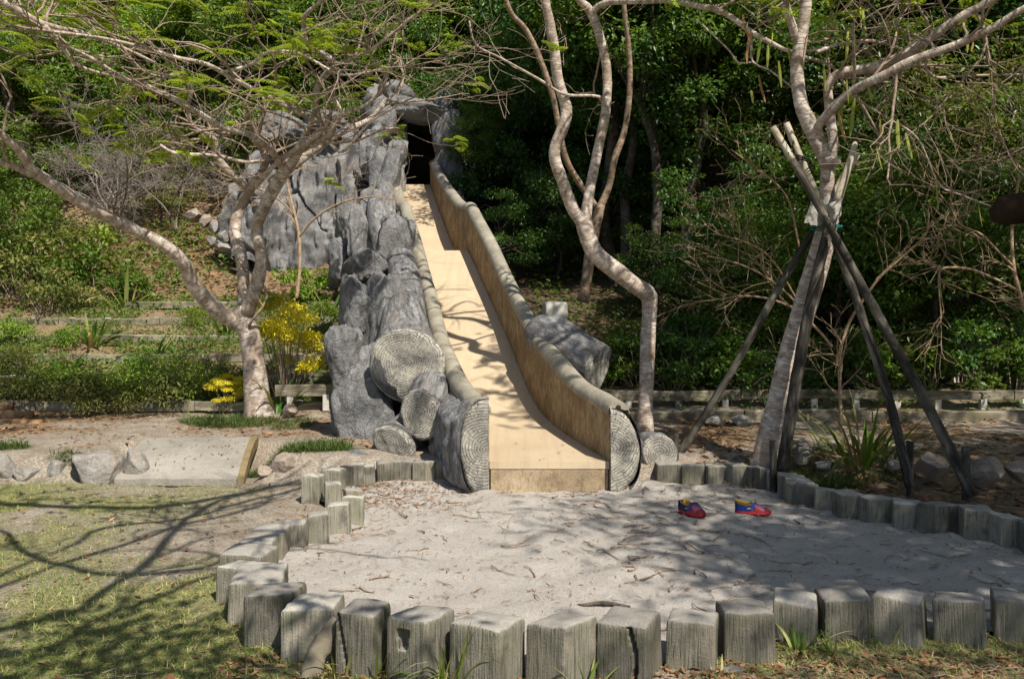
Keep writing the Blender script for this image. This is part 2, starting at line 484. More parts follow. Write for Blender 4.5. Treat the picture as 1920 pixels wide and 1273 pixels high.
def m_endgrain():
    m, nt, b = newmat('log_end_grain')
    src = nd(nt, "ShaderNodeTexCoord").outputs["Object"]
    wob = nd(nt, "ShaderNodeTexNoise", {"Vector": src, "Scale": 3.0, "Detail": 2.0}).outputs["Color"]
    sx = nd(nt, "ShaderNodeSeparateXYZ", {0: nd(nt, "ShaderNodeVectorMath", {0: src, 1: nd(nt, "ShaderNodeVectorMath", {0: wob, 1: (.11, .11, .11)}, operation='MULTIPLY').outputs[0]}, operation='ADD').outputs[0]})
    x, y = math_(nt, 'SUBTRACT', sx.outputs[0], .03), math_(nt, 'SUBTRACT', sx.outputs[1], .07)
    r = math_(nt, 'SQRT', math_(nt, 'ADD', math_(nt, 'MULTIPLY', x, x), math_(nt, 'MULTIPLY', y, y)))
    ang = math_(nt, 'ARCTAN2', y, x)
    n1 = noise(nt, src, 5, 4, .6)
    rr = math_(nt, 'ADD', math_(nt, 'MULTIPLY', r, 52.0), math_(nt, 'MULTIPLY', n1, 3.0))
    ring = math_(nt, 'ABSOLUTE', math_(nt, 'SUBTRACT', math_(nt, 'FRACT', rr), .5))
    ringc = ramp(nt, ring, [(.02, .4), (.16, 1.0)])
    # radial checks: narrow where noise over the angle crosses zero
    cv = nd(nt, "ShaderNodeCombineXYZ", {0: math_(nt, 'COSINE', ang), 1: math_(nt, 'SINE', ang), 2: math_(nt, 'MULTIPLY', r, 1.1)}).outputs[0]
    na = nd(nt, "ShaderNodeTexNoise", {"Vector": cv, "Scale": 6.5, "Detail": 2.0, "Roughness": .6}).outputs["Fac"]
    chk = ramp(nt, math_(nt, 'ABSOLUTE', math_(nt, 'SUBTRACT', na, .5)), [(.003, .25), (.016, 1.0)])
    blot = noise(nt, src, 4.5, 4, .6)
    fine = noise(nt, src, 70, 3, .6)
    base = ramp(nt, blot, [(.32, (.15, .145, .135)), (.5, (.36, .34, .295)), (.7, (.50, .47, .39))])
    base = mix(nt, ramp(nt, fine, [(.35, .4), (.55, 0.0)]), base, (.15, .14, .13))
    pat = ramp(nt, noise(nt, src, 6, 4, .65), [(.40, 0.0), (.62, .85)])
    ringc = math_(nt, 'MAXIMUM', ringc, pat)
    dark = math_(nt, 'MULTIPLY', ringc, chk)
    c = mix(nt, dark, (.085, .08, .074), base)
    finish(nt, b, c, .9, .15)
    bump(nt, b, dark, .8, .012)
    return m
M['endgrain'] = m_endgrain()

def m_slide():
    m, nt, b = newmat('polished_beige_terrazzo')
    v = coords(nt)
    n1 = noise(nt, v, 2.2, 5, .55); n2 = noise(nt, v, 220, 2, .6)
    c = ramp(nt, n1, [(.3, (.47, .375, .255)), (.7, (.55, .445, .31))])
    c = mix(nt, ramp(nt, n2, [(.38, .35), (.5, 0.0)]), c, (.55, .40, .24))
    wr = noise(nt, coords(nt, scale=(9, .35, .35)), 1.6, 6, .65, .4); st_ = noise(nt, v, 6, 6, .7)
    c = mix(nt, ramp(nt, wr, [(.46, 0.0), (.66, .35)]), c, (.36, .275, .18))
    c = mix(nt, ramp(nt, st_, [(.58, 0.0), (.72, .35)]), c, (.30, .235, .16))
    finish(nt, b, c, .45, .3)
    bump(nt, b, st_, .15, .01)
    return m
M['slide'] = m_slide()

def m_wall():
    m, nt, b = newmat('stained_tan_concrete')
    v = coords(nt)
    st = noise(nt, coords(nt, scale=(1, 1, .4)), 17, 8, .72, 1.0); bl = noise(nt, v, 4.5, 7, .68); f = noise(nt, v, 90, 3, .7)
    c = ramp(nt, st, [(.34, (.16, .115, .065)), (.48, (.36, .275, .16)), (.66, (.50, .41, .26))])
    c = mix(nt, ramp(nt, bl, [(.40, .8), (.6, 0.0)]), c, (.19, .13, .07))
    c = mix(nt, ramp(nt, f, [(.4, .4), (.55, 0.0)]), c, (.13, .09, .055))
    finish(nt, b, c, .9, .15)
    bump(nt, b, math_(nt, 'ADD', st, math_(nt, 'MULTIPLY', f, .5)), .5, .012)
    return m
M['slide_wall'] = m_wall()
def m_step():
    m, nt, b = newmat('worn_tan_concrete')
    v = coords(nt)
    n1 = noise(nt, v, 4, 7, .7, .4); n2 = noise(nt, coords(nt, scale=(1, 1, .4)), 40, 5, .7); n3 = noise(nt, v, 160, 3, .7)
    c = ramp(nt, n1, [(.32, (.26, .19, .12)), (.5, (.43, .335, .215)), (.68, (.54, .44, .30))])
    c = mix(nt, ramp(nt, n2, [(.36, .5), (.50, 0.0)]), c, (.17, .12, .075))
    c = mix(nt, ramp(nt, n3, [(.4, .4), (.54, 0.0)]), c, (.12, .085, .055))
    finish(nt, b, c, .9, .15)
    bump(nt, b, math_(nt, 'ADD', n2, n3), .5, .012)
    return m
M['slide_front'] = m_step()
M['coping'] = simple('beige_coping_concrete', (.285, .26, .205), .85, .2, .6, 6, .7)
M['concrete_plain'] = simple('grey_path_concrete', (.235, .212, .175), .9, .15, .45, 4, .8)
def m_deck():
    m, nt, b = newmat('worn_path_concrete')
    v = coords(nt)
    n1 = noise(nt, v, 2.6, 7, .65, .5); n2 = noise(nt, v, 55, 4, .7); n3 = noise(nt, coords(nt, scale=(.5, 2.5, 1)), 5, 6, .7)
    c = ramp(nt, n1, [(.32, (.24, .22, .185)), (.5, (.31, .288, .25)), (.68, (.37, .345, .305))])
    c = mix(nt, ramp(nt, n3, [(.54, 0.0), (.72, .4)]), c, (.23, .185, .14))
    c = mix(nt, ramp(nt, n2, [(.36, .4), (.48, 0.0)]), c, (.17, .15, .12))
    finish(nt, b, c, .95, .1)
    bump(nt, b, math_(nt, 'ADD', n2, n1), .6, .015)
    return m
M['concrete'] = m_deck()
M['concrete_pale'] = simple('pale_concrete', (.52, .50, .45), .9, .15, .25, 12, .4)
M['plank'] = bark('weathered_terrace_board', [(.07, .06, .045), (.19, .165, .12), (.33, .29, .22), (.12, .12, .06)], 10, False, .6)
M['plank_orange'] = bark('orange_step_board', [(.14, .075, .035), (.27, .16, .08), (.34, .23, .13), (.16, .10, .055)], 8, False, .4)
M['arch_wood'] = simple('yellowed_bridge_edge', (.20, .155, .08), .8, .2, .5, 10, .5)
M['burlap'] = simple('frayed_burlap', (.42, .40, .36), .95, .05, .3, 60, .8)
M['rope'] = simple('teal_rope', (.02, .16, .13), .8, .2, .4, 60, .5)
M['rope_black'] = simple('black_palm_rope', (.02, .018, .016), .9, .1, .4, 60, .5)
M['dark_wood_and_shade'] = simple('dark_brown_wood_and_shade', (.035, .022, .015), .9, .1, .5, 9, .7)  # wood of the rail, also the dark of the bridge gap and pipe holes
M['shoe_red'] = simple('shoe_red', (.36, .025, .035), .5, .4, .2, 40, .1)
M['shoe_toe'] = simple('shoe_dark_red_rubber', (.16, .02, .028), .6, .3, .2, 40, .1)
M['shoe_sole'] = simple('shoe_crimson_sole', (.36, .018, .028), .6, .3, .2, 40, .1)
M['shoe_blue'] = simple('shoe_blue', (.02, .05, .24), .5, .4, .2, 40, .1)
M['shoe_navy'] = simple('shoe_navy', (.012, .02, .085), .6, .3, .2, 40, .1)
M['shoe_yellow'] = simple('shoe_mustard_lining', (.50, .30, .04), .8, .2, .2, 40, .1)
M['shoe_light'] = simple('shoe_pale_mark', (.62, .60, .42), .6, .3, .1, 40, .0)
M['shoe_lace'] = simple('shoe_grey_blue_lace', (.12, .16, .34), .7, .2, .1, 40, .0)

# ------------------------------------------------------------------ terrain
def terr(x, y):
    """height of the ground"""
    x = np.asarray(x, float); y = np.asarray(y, float)
    left = np.interp(y, [-60, 6.45, 6.75, 8.9, 9.2, 12.4, 17, 24, 40, 70], [0, 0, .17, .20, .24, 1.35, 2.9, 8.0, 22, 42])
    right = np.interp(y, [-60, 6.35, 6.9, 8.3, 8.6, 9.12, 9.4, 9.9, 10.15, 10.7, 14, 18, 40, 70], [0, 0, .15, .20, .25, .27, .42, .46, .62, .84, 2.0, 4.2, 19, 40])
    t = sstep(-2.2, 0.6, x + 0.25 * (y - 6.2))
    ditch = sstep(-3.25, -3.0, x) * sstep(-1.7, -1.95, x) * sstep(6.4, 6.55, y) * sstep(7.5, 7.3, y)
    return (left * (1 - t) + right * t) * (1 - ditch) - .05 * ditch

def gz(x, y, amp=1.0):
    n = fbm2(x, y, 1.3, 3, 5) * .02 + fbm2(x, y, 7, 3, 9) * .008
    return terr(x, y) + n * amp

ring_front = [  # px x0, x1, y of top edge, y of base
    (406, 503, 1022, 1100), (402, 505, 1050, 1137), (415, 526, 1070, 1170), (457, 556, 1090, 1212), (527, 628, 1113, 1241),
    (627, 722, 1130, 1266), (721, 848, 1141, 1280), (842, 984, 1152, 1285), (987, 1121, 1157, 1283), (1125, 1250, 1146, 1276),
    (1251, 1361, 1145, 1260), (1361, 1457, 1131, 1245), (1454, 1550, 1115, 1207), (1550, 1644, 1107, 1203), (1649, 1763, 1105, 1213),
    (1764, 1880, 1106, 1217), (1879, 1990, 1102, 1208)]
ring_left = [(812, 840, 863, 903), (790, 812, 864, 904), (776, 792, 863, 905), (738, 776, 865, 905), (702, 738, 866, 906), (677, 703, 869, 910),
    (662, 678, 871, 910), (634, 666, 871, 912), (600, 643, 878, 921), (564, 604, 888, 944), (603, 640, 904, 950),
    (638, 678, 915, 965), (634, 680, 930, 985), (608, 658, 942, 1007), (566, 621, 963, 1024), (516, 574, 977, 1040), (461, 534, 992, 1058), (438, 516, 1008, 1074)]
ring_right = [(1233, 1280, 867, 902), (1280, 1324, 869, 904), (1326, 1367, 871, 907), (1367, 1407, 872, 911), (1407, 1444, 877, 916),
    (1441, 1480, 882, 923), (1461, 1504, 890, 932), (1474, 1519, 896, 938), (1482, 1532, 903, 944), (1494, 1545, 910, 949), (1530, 1576, 917, 960),
    (1575, 1622, 925, 974), (1624, 1678, 932, 983), (1680, 1742, 939, 993), (1743, 1809, 947, 1009), (1811, 1873, 954, 1020), (1873, 1926, 967, 1030), (1930, 1990, 980, 1045)]

def post_at(row):
    x0, x1, yt, yb = row
    d = 1.2 * FPX / (yb - HOR)
    return (x0 + x1) / 2 * d / FPX - 960 * d / FPX, d, (x1 - x0) * d / FPX

ring_poly = [post_at(r) for r in ring_left] + [post_at(r) for r in ring_front]
ring_poly = [(x, d + w * .5) for x, d, w in ring_poly]
rr_ = [post_at(r) for r in ring_right]
ring_poly += [(3.3, 3.45), (3.6, 4.0)] + [(x, d + w * .5) for x, d, w in rr_[::-1]] + [(.8, 6.6), (-.3, 6.6)]
RP = np.array(ring_poly)

def inside(px, py, poly):
    c = np.zeros(px.shape, bool); n = len(poly); j = n - 1
    for i in range(n):
        xi, yi = poly[i]; xj, yj = poly[j]
        if yi != yj:
            c ^= ((yi > py) != (yj > py)) & (px < (xj - xi) * (py - yi) / (yj - yi) + xi)
        j = i
    return c

def grass_mask(x, y):
    n = fbm2(x, y, .9, 4, 21); f = fbm2(x, y, 5, 3, 33)
    lawn = sstep(-.25, .35, n + .25 * f + .36)
    bare = np.exp(-(((x + 1.75) / .75) ** 2 + ((y - 4.9) / .9) ** 2)) + .9 * np.exp(-(((x + 2.6) / .6) ** 2 + ((y - 6.2) / .25) ** 2))
    lawn = lawn * (1 - np.clip(bare * .9, 0, .88))
    front = sstep(-1.0, 0.2, x) * sstep(3.4, 3.0, y)              # strip before the front posts is mostly litter and dirt
    lawn = lawn * (1 - .5 * front)
    m = lawn * sstep(6.55, 6.3, y) * sstep(2.6, 1.6, x + (y > 4.5) * 4)
    m = np.maximum(m, .55 * sstep(8.4, 9.5, y) * sstep(-.4, .3, n))
    return m

def axis_(parts):
    return np.unique(np.round(np.concatenate([np.arange(a, b, s) for a, b, s in parts]), 4))
gx = axis_([(-70, -20, 6), (-20, -6, .8), (-6, 6, .06), (6, 20, .8), (20, 71, 6)])
gy = axis_([(-40, -6, 4), (-6, 2, .5), (2, 9.4, .05), (9.4, 19, .16), (19, 75, 2.0)])
X, Y = np.meshgrid(gx, gy)
Z = gz(X, Y)
ins = inside(X, Y, RP)
Z = np.where(ins, Z - .10, Z)
mb = MB(); mb.grid(np.stack([X, Y, Z], 2))
ground = structure(mb.build('ground', M['ground']))
gm = grass_mask(X, Y)
lm = sstep(7.0, 7.6, Y) * np.clip(.55 + fbm2(X, Y, 1.1, 4, 41), 0, 1) * (1 - sstep(7.05, 7.3, Y) * sstep(7.85, 7.4, Y) * sstep(-1.2, -1.6, X))
lm = np.maximum(lm, sstep(12.0, 12.8, Y) * .95)
lm = np.maximum(lm, sstep(9.1, 9.4, Y) * .85)
lm = np.maximum(lm, .7 * sstep(3.3, 3.0, Y) * sstep(-1.0, 0, X) * np.clip(.4 + fbm2(X, Y, 3, 3, 44), 0, 1))
lm = np.maximum(lm, .8 * sstep(1.6, 2.3, X) * sstep(5.2, 5.6, Y) * sstep(7.2, 6.8, Y))
ground.data.attributes.new("grass", 'FLOAT', 'POINT').data.foreach_set("value", gm.astype(np.float32).ravel())
hm = sstep(8.9, 9.5, Y) * sstep(-1.4, -.4, X + .25 * (Y - 6.2)) * np.clip(.85 + .4 * fbm2(X, Y, 1.5, 3, 47), 0, 1)
ground.data.attributes.new("humus", 'FLOAT', 'POINT').data.foreach_set("value", hm.astype(np.float32).ravel())
ground.data.attributes.new("litter", 'FLOAT', 'POINT').data.foreach_set("value", lm.astype(np.float32).ravel())

sx, sy = np.arange(-2.2, 3.7, .03), np.arange(2.9, 6.9, .03)
SX, SY = np.meshgrid(sx, sy)
def sand_z(x, y):
    return .004 + fbm2(x, y, 1.4, 3, 61) * .026 + fbm2(x, y, 6, 4, 66) * .018 + .015 * sstep(2.0, 3.0, x)
SZ = sand_z(SX, SY)
SI = inside(SX, SY, RP)
keep = SI[:-1, :-1] | SI[1:, :-1] | SI[:-1, 1:] | SI[1:, 1:]
n_ = SX.shape[1]
a_ = (np.arange(SX.shape[0] - 1)[:, None] * n_ + np.arange(n_ - 1)[None, :])[keep]
quads_ = np.stack([a_, a_ + 1, a_ + n_ + 1, a_ + n_], 1)
used, inv = np.unique(quads_, return_inverse=True)
mb = MB(); mb.add(np.stack([SX.ravel(), SY.ravel(), SZ.ravel()], 1)[used], inv.reshape(-1, 4))
sand = structure(mb.build('sand', M['sand']))

# ------------------------------------------------------------------ shared shapes
def ico(sub):
    bm = bmesh.new(); bmesh.ops.create_icosphere(bm, subdivisions=sub, radius=1.0)
    v = np.array([k.co[:] for k in bm.verts]); f = np.array([[k.index for k in p.verts] for p in bm.faces]); bm.free()
    return v, f
ICO = {k: ico(k) for k in (3, 4, 5, 6)}

def rock(mb, c, dims, seed, sub=5, rotz=0.0, p=3.2, amp=.12, planes=0, tilt=0.0, stretch=1.0, freq=1.5):
    v, f = ICO[sub]
    rng = np.random.default_rng(seed)
    r = (np.abs(v) ** p).sum(1) ** (-1 / p)
    w = v * r[:, None]
    for k in range(planes):
        q = nrm(rng.normal(0, 1, 3)); h = rng.uniform(.55, .9) if planes > 8 else rng.uniform(.62, .92)
        t = w @ q - h
        w = w - np.clip(t, 0, None)[:, None] * q * .92
    q = w * freq * [1, 1, stretch] + seed * 1.37
    n = fbm(q, 6, seed, .6)
    rid = 1 - np.abs(fbm(q * 1.3 + 9, 3, seed + 5)) * 2
    w = w * (1 + amp * n + amp * .35 * rid)[:, None]
    w = w * np.asarray(dims, float) / 2
    ct, st = math.cos(tilt), math.sin(tilt)
    w = np.stack([w[:, 0] * ct + w[:, 2] * st, w[:, 1], -w[:, 0] * st + w[:, 2] * ct], 1)
    ca, sa = math.cos(rotz), math.sin(rotz)
    w = np.stack([w[:, 0] * ca - w[:, 1] * sa, w[:, 0] * sa + w[:, 1] * ca, w[:, 2]], 1)
    mb.add(w + np.asarray(c), None, f)

# ------------------------------------------------------------------ the slide in its artificial rock
D_ = np.array([6.18, 7.0, 7.6, 7.98, 8.4, 9.0, 9.7, 10.4, 11.2, 12.1, 13.6, 15.2, 15.6])
XR_ = (np.array([1143, 1073, 1033, 1007, 983, 960, 933, 907, 880, 851, 824, 807, 804]) - 960) * D_ / FPX
W_ = np.array([.82, .795, .785, .78, .75, .74, .735, .73, .71, .66, .60, .55, .55])
ZF_ = np.array([.20, .245, .29, .37, .575, .86, 1.19, 1.54, 1.96, 2.40, 2.95, 3.45, 3.5])
ZL_ = np.array([.0, .0, .0, .1, .2, .5, .8, 1.28, 1.67, 2.07, 2.74, 3.36, 3.5])
ZT_ = np.array([.60, .69, .85, .98, 1.165, 1.38, 1.714, 2.118, 2.50, 2.74, 3.24, 3.78, 3.9])
DD = np.arange(6.18, 15.42, .06)
def smooth_profile(v, k=7):
    q = np.interp(DD, D_, v); e = np.pad(q, k, mode='reflect', reflect_type='odd')
    ker = np.hanning(2 * k + 3)[1:-1]; ker /= ker.sum()
    return np.convolve(e, ker, 'valid')
XR, WD, ZF, ZL, ZT = [smooth_profile(v) for v in (XR_, W_, ZF_, ZL_, ZT_)]
XL = XR - WD
bulge = .05 * np.exp(-((DD - 11.35) / .22) ** 2)
ZT = ZT + bulge

slide = thing('rock_slide', (0.25, 6.18, 0), "long beige slide descending from a grey artificial rock cave between imitation logs", 'slide')

def sweep(mb, sec, d, close=True):
    """sec(i) -> (k,2) x,z outline at sample i"""
    V = np.stack([np.concatenate([sec(i)[:, :1], np.full((len(sec(i)), 1), DD[i]), sec(i)[:, 1:]], 1) for i in d])
    k = V.shape[1]
    mb.grid(V, wrap_u=True)
    for r, fl in ((0, False), (len(d) - 1, True)):
        c = V[r].mean(0); n = mb.n
        j = np.arange(k); t = np.stack([np.full(k, k), (j + 1) % k, j], 1)
        if fl: t = t[:, ::-1]
        mb.add(np.concatenate([V[r], c[None]]), None, t)

iw = [i for i in range(len(DD)) if DD[i] <= 15.3]
i_slab = [i for i in range(len(DD)) if DD[i] <= 11.3]
i_low = [i for i in range(len(DD)) if 10.4 <= DD[i] <= 15.3]
def rect(x0, x1, z0, z1): return np.array([[x0, z1], [x0, z0], [x1, z0], [x1, z1]])
mb = MB(); sweep(mb, lambda i: rect(XL[i] + .002, XR[i] - .002, ZF[i] - (.05 if DD[i] < 6.5 else .3), ZF[i]), i_slab)
mb.build('slide_bed', M['slide'], slide, smooth=False)
mb = MB(); sweep(mb, lambda i: rect(XL[i] + .003, XR[i] - .003, ZL[i] - .2, ZL[i]), i_low)
mb.build('upper_slide_bed', M['slide'], slide, smooth=False)
mb = MB(); mb.box((.255 - .0, 6.18 + .25, .05), (.80, .49, .20))
stp = mb.build('front_step', M['slide_front'], slide, smooth=False)

def wall_sec(i, s):
    x = XR[i] if s > 0 else XL[i]
    zb = min(ZF[i] - .35, ZL[i] - .3) if DD[i] > 7 else -.12
    return np.array([[x, ZT[i] - .05], [x, max(zb, -.15)], [x + s * .13, max(zb, -.15)], [x + s * .13, ZT[i] - .05]])[::s]
for s in (1, -1):
    mb = MB(); sweep(mb, lambda i: wall_sec(i, s), iw)
    mb.build('side_wall', M['slide_wall'], slide, smooth=False)
    def cop(i):
        x = XR[i] if s > 0 else XL[i]
        t = np.linspace(0, math.pi, 9)
        wob = 1 + .10 * math.sin(DD[i] * 5.1 + s) * (DD[i] > 6.4)
        xs = x + s * (.060 - .075 * np.cos(t)); zs = ZT[i] - .062 + .075 * wob * np.sin(t)
        sec = np.stack([xs, zs], 1)
        return np.concatenate([sec, [[x + s * .137, ZT[i] - .075], [x - s * .017, ZT[i] - .075]]])[::-s]
    mb = MB(); sweep(mb, cop, iw)
    co = mb.build('coping', M['coping'], slide)
    x = (XR if s > 0 else XL)[0] + s * .06
    mb = MB(); mb.tube([[x, 6.168, ZT[0] - .03], [x, 6.2, ZT[0] - .03]], [.017, .017], 12)
    mb.build('pipe_hole_shade', M['dark_wood_and_shade'], co)  # dark capped disc stands in for the shade inside the open pipe

# rock flanks under the two side walls
def flank(s, seed, amp, spread):
    ii = [i for i in range(len(DD)) if 6.9 <= DD[i] <= 15.35]
    nv = 46; rows = []
    for i in ii:
        d = DD[i]; x = (XR if s > 0 else XL)[i]
        top = ZT[i] - .05; bot = float(terr(x, d)) - .15
        v = np.linspace(0, 1, nv)
        out = .10 + spread * (v ** .8) * np.clip((top - bot) / 1.5, .25, 1.2)
        rows.append(np.stack([x + s * out, np.full(nv, d), top + (bot - top) * v ** .9], 1))
    V = np.array(rows)
    q = V.reshape(-1, 3) * [0, 3.0, .9]
    q2 = V.reshape(-1, 3) * 2.2
    n = (fbm(q, 4, seed, .5) + .6 * fbm(q2, 4, seed + 3)).reshape(V.shape[:2])
    vv = np.linspace(0, 1, nv)[None, :]
    V[:, :, 0] += s * amp * n * np.clip(vv * 6, 0, 1)
    V[:, :, 2] += .06 * fbm(q2 + 7, 3, seed + 8).reshape(V.shape[:2]) * np.clip(vv * 6, 0, 1)
    mb = MB(); mb.grid(V, flip=(s > 0)); return mb.build('rock_flank', M['rock'], slide)
flank(-1, 3, .17, .42)
flank(1, 7, .10, .22)

# tall rock face left of the upper slide
outline = [(425, 372, 468), (440, 322, 478), (470, 262, 492), (500, 236, 508), (545, 224, 520), (585, 232, 525), (625, 214, 540), (660, 216, 560), (695, 188, 580), (735, 176, 590), (760, 180, 600)]
oc = np.array(outline, float)
U = np.linspace(425, 760, 150)
tops, bots = np.interp(U, oc[:, 0], oc[:, 1]), np.interp(U, oc[:, 0], oc[:, 2])
dep = 13.6 + 1.2 * np.clip((U - 520) / 240, 0, 1) + 1.3 * np.clip((470 - U) / 45, 0, 1) ** 2
rows = []
for v in np.linspace(0, 1.45, 110):
    if v <= 1:
        py = bots + (tops - bots) * v; d = dep + .55 * v ** 2
        rows.append(np.stack([(U - 960) * dep / FPX, d, CAMH + (HOR - py) * dep / FPX], 1))
    else:
        w = (v - 1) / .45
        rows.append(np.stack([(U - 960) * dep / FPX, dep + .55 + 1.6 * w, CAMH + (HOR - tops) * dep / FPX + .12 * math.sin(w * math.pi / 2) - .25 * w * w], 1))
V = np.array(rows)
q = V.reshape(-1, 3)
col_ = fbm(q * [2.6, 0, .55], 4, 71, .5) + .35 * fbm(q * [6.5, 0, 1.2], 3, 75)
lum = fbm(q * 1.3, 5, 77)
cut = np.abs(fbm(q * [1.1, 0, 1.5] + 4, 2, 79))
dsp = (.40 * col_ + .25 * lum - .16 * np.exp(-(cut / .05) ** 2)).reshape(V.shape[:2])
V[:, :, 1] -= dsp; V[:, :, 2] += .10 * lum.reshape(V.shape[:2]); V[:, :, 0] += .08 * fbm(q * 2 + 3, 3, 80).reshape(V.shape[:2])
mb = MB(); mb.grid(V); mb.build('rock_face', M['rock'], slide)

def prock(px, py, d, wpx, hpx, depth, seed, tilt=0, rotz=0, p=4.4, amp=.14, name='rock_block', stretch=1.0, mat='rock', freq=1.5):
    mb = MB(); c = P(px, py, d)
    rock(mb, c, (wpx * d / FPX * 1.06, depth, hpx * d / FPX * 1.06), seed, 5, rotz, p, amp * .9, 6, tilt, stretch, freq)
    return mb.build(name, M[mat], slide)
# blocks on the left flank, from the ground up
for a in [(690, 742, 7.75, 120, 205, .75, 11, .03, .3), (648, 690, 7.75, 66, 130, .45, 12, -.06, .2), (655, 775, 7.9, 50, 110, .4, 13, .0, .1),
          (675, 585, 8.7, 62, 120, .42, 14, .05, .5), (720, 600, 8.6, 75, 150, .5, 15, .1, .2), (655, 560, 9.0, 40, 80, .35, 16, .0, .2),
          (692, 500, 9.6, 70, 62, .4, 17, -.55, .1), (672, 440, 10.4, 36, 110, .32, 18, .08, .2), (640, 490, 10.6, 42, 80, .35, 19, .0, .4), (735, 480, 9.9, 60, 130, .5, 20, .2, .1),
          (650, 395, 12.4, 34, 120, .4, 22, .1, .1), (690, 405, 11.7, 42, 90, .4, 23, .15, .2),
          (712, 330, 13.2, 46, 110, .5, 24, .1, .2), (730, 350, 13.0, 40, 120, .5, 25, .22, .1), (700, 290, 14.2, 44, 90, .5, 26, .0, .1),
                    (535, 244, 14.2, 90, 50, .8, 31, -.05, .2), (610, 232, 14.4, 80, 44, .7, 32, .1, .0)]:
    prock(*a)
# cave portal
for a in [(711, 304, 15.0, 58, 88, .8, 41, .0, .1, 4.0, .08), (714, 216, 15.0, 60, 104, .9, 42, .05, .1, 3.2, .10), (742, 186, 15.1, 60, 56, .8, 43, .4, .0, 3.0, .12),
          (787, 207, 15.0, 110, 42, .7, 44, .14, .0, 3.2, .10), (838, 262, 15.1, 52, 100, .8, 45, -.06, .2, 3.4, .09), (840, 345, 15.0, 54, 110, .8, 46, .02, .1, 3.4, .09),
          (838, 205, 15.2, 48, 60, .7, 47, .1, .0, 3.0, .12), (700, 240, 15.3, 40, 70, .7, 48, .0, .1, 3.2, .12), (862, 300, 15.6, 44, 160, .8, 49, 0, .1, 3.0, .12),
          (868, 420, 14.0, 40, 120, .6, 50, -.2, .2, 3.0, .15), (724, 262, 15.2, 40, 40, .6, 51, .0, .1, 3.0, .1)]:
    prock(*a, name='portal_rock')
# tunnel behind the portal: floor, walls, roof and back, cave shade put into the rock colour
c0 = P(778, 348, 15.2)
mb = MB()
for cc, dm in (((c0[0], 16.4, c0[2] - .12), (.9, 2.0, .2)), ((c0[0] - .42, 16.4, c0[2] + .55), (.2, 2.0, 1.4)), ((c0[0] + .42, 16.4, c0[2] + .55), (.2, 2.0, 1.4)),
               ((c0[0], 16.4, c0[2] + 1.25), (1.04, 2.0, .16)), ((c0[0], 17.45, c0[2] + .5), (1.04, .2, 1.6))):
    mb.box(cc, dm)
mb.build('tunnel', M['rock_shaded'], slide, smooth=False)

# imitation logs
def end_face(parent, c, normal, rx, ry, seed, roll=0.0, thick=.02, a0=0.0, a1=2 * math.pi, name='end_grain', org=(0, 0)):
    rng = np.random.default_rng(seed)
    full = (a1 - a0) > 6.2
    na, nr = 96, 22
    an = np.linspace(a0, a1, na, endpoint=not full)
    rim = 1 + .05 * fbm(np.stack([np.cos(an) * 1.4, np.sin(an) * 1.4, np.full(na, seed * 1.9)], 1), 3, seed)
    rows = []
    for k in range(nr + 1):
        t = k / nr
        x, y = np.cos(an) * rx * rim * t, np.sin(an) * ry * rim * t
        z = .010 * fbm(np.stack([x * 9, y * 9, np.full(na, seed * 1.0)], 1), 3, seed + 1) - .02 * max(0, t - .9) / .1
        rows.append(np.stack([x, y, z], 1))
    rows.append(np.stack([np.cos(an) * rx * rim, np.sin(an) * ry * rim, np.full(na, -thick - .03)], 1))
    mb = MB(); mb.grid(np.array(rows), wrap_u=full)
    o = bpy.data.objects.new(name, mb.mesh(name, M['endgrain'])); COL.objects.link(o)
    zq = Vector(normal).normalized()
    xq = Vector((0, 0, 1)).cross(zq).normalized(); yq = zq.cross(xq)
    R = Matrix((xq, yq, zq)).transposed().to_4x4() @ Matrix.Rotation(roll, 4, 'Z')
    o.parent = parent
    base = Vector((0, 0, 0)); q_ = parent
    while q_ is not None: base += q_.location; q_ = q_.parent
    o.matrix_basis = Matrix.Translation(Vector([float(k) for k in c]) - base) @ R
    return o

def log(rows, seed, ends=(), knob=.07, flat=1.0, sides=40, name='log'):
    pts, rad = spline(rows, .04)
    mb = MB(); mb.tube(pts, rad, sides, knob, seed, flat=flat)
    lg = mb.build(name, M['log'], slide)
    return lg
def rows_(lst): return [list(P(a, b, d)) + [r] for a, b, d, r in lst]

lg = log(rows_([(762, 686, 7.36, .28), (765, 683, 7.6, .285), (760, 650, 7.95, .25), (756, 590, 8.4, .20), (760, 535, 9.1, .165), (750, 478, 9.9, .15), (736, 425, 10.8, .16)]), 5)
end_face(lg, P(761, 686, 7.33), (-.12, -.96, -.04), .31, .30, 3)
lg = log(rows_([(788, 778, 6.92, .165), (794, 772, 7.06, .17), (803, 748, 7.15, .175), (810, 722, 7.5, .15), (814, 700, 7.9, .12)]), 9)
end_face(lg, P(787, 779, 6.88), (-.22, -.95, -.08), .158, .20, 4, .2)
lg = log(rows_([(735, 832, 6.95, .165), (750, 824, 7.1, .175), (772, 810, 7.3, .18), (800, 790, 7.6, .17)]), 12)
end_face(lg, P(733, 834, 6.9), (-.45, -.87, -.1), .20, .13, 6, -.35)
# log lying along the left coping, with a stub
log(rows_([(704, 384, 11.6, .11), (714, 420, 11.1, .16), (722, 470, 10.4, .14), (728, 520, 9.8, .10), (735, 560, 9.3, .06)]), 15)
log(rows_([(742, 540, 8.9, .10), (745, 580, 8.6, .155), (748, 622, 8.3, .13), (757, 660, 8.1, .06)]), 18)
log(rows_([(733, 300, 14.0, .10), (722, 350, 12.9, .12), (728, 392, 12.0, .11), (738, 440, 11.2, .09)]), 21)
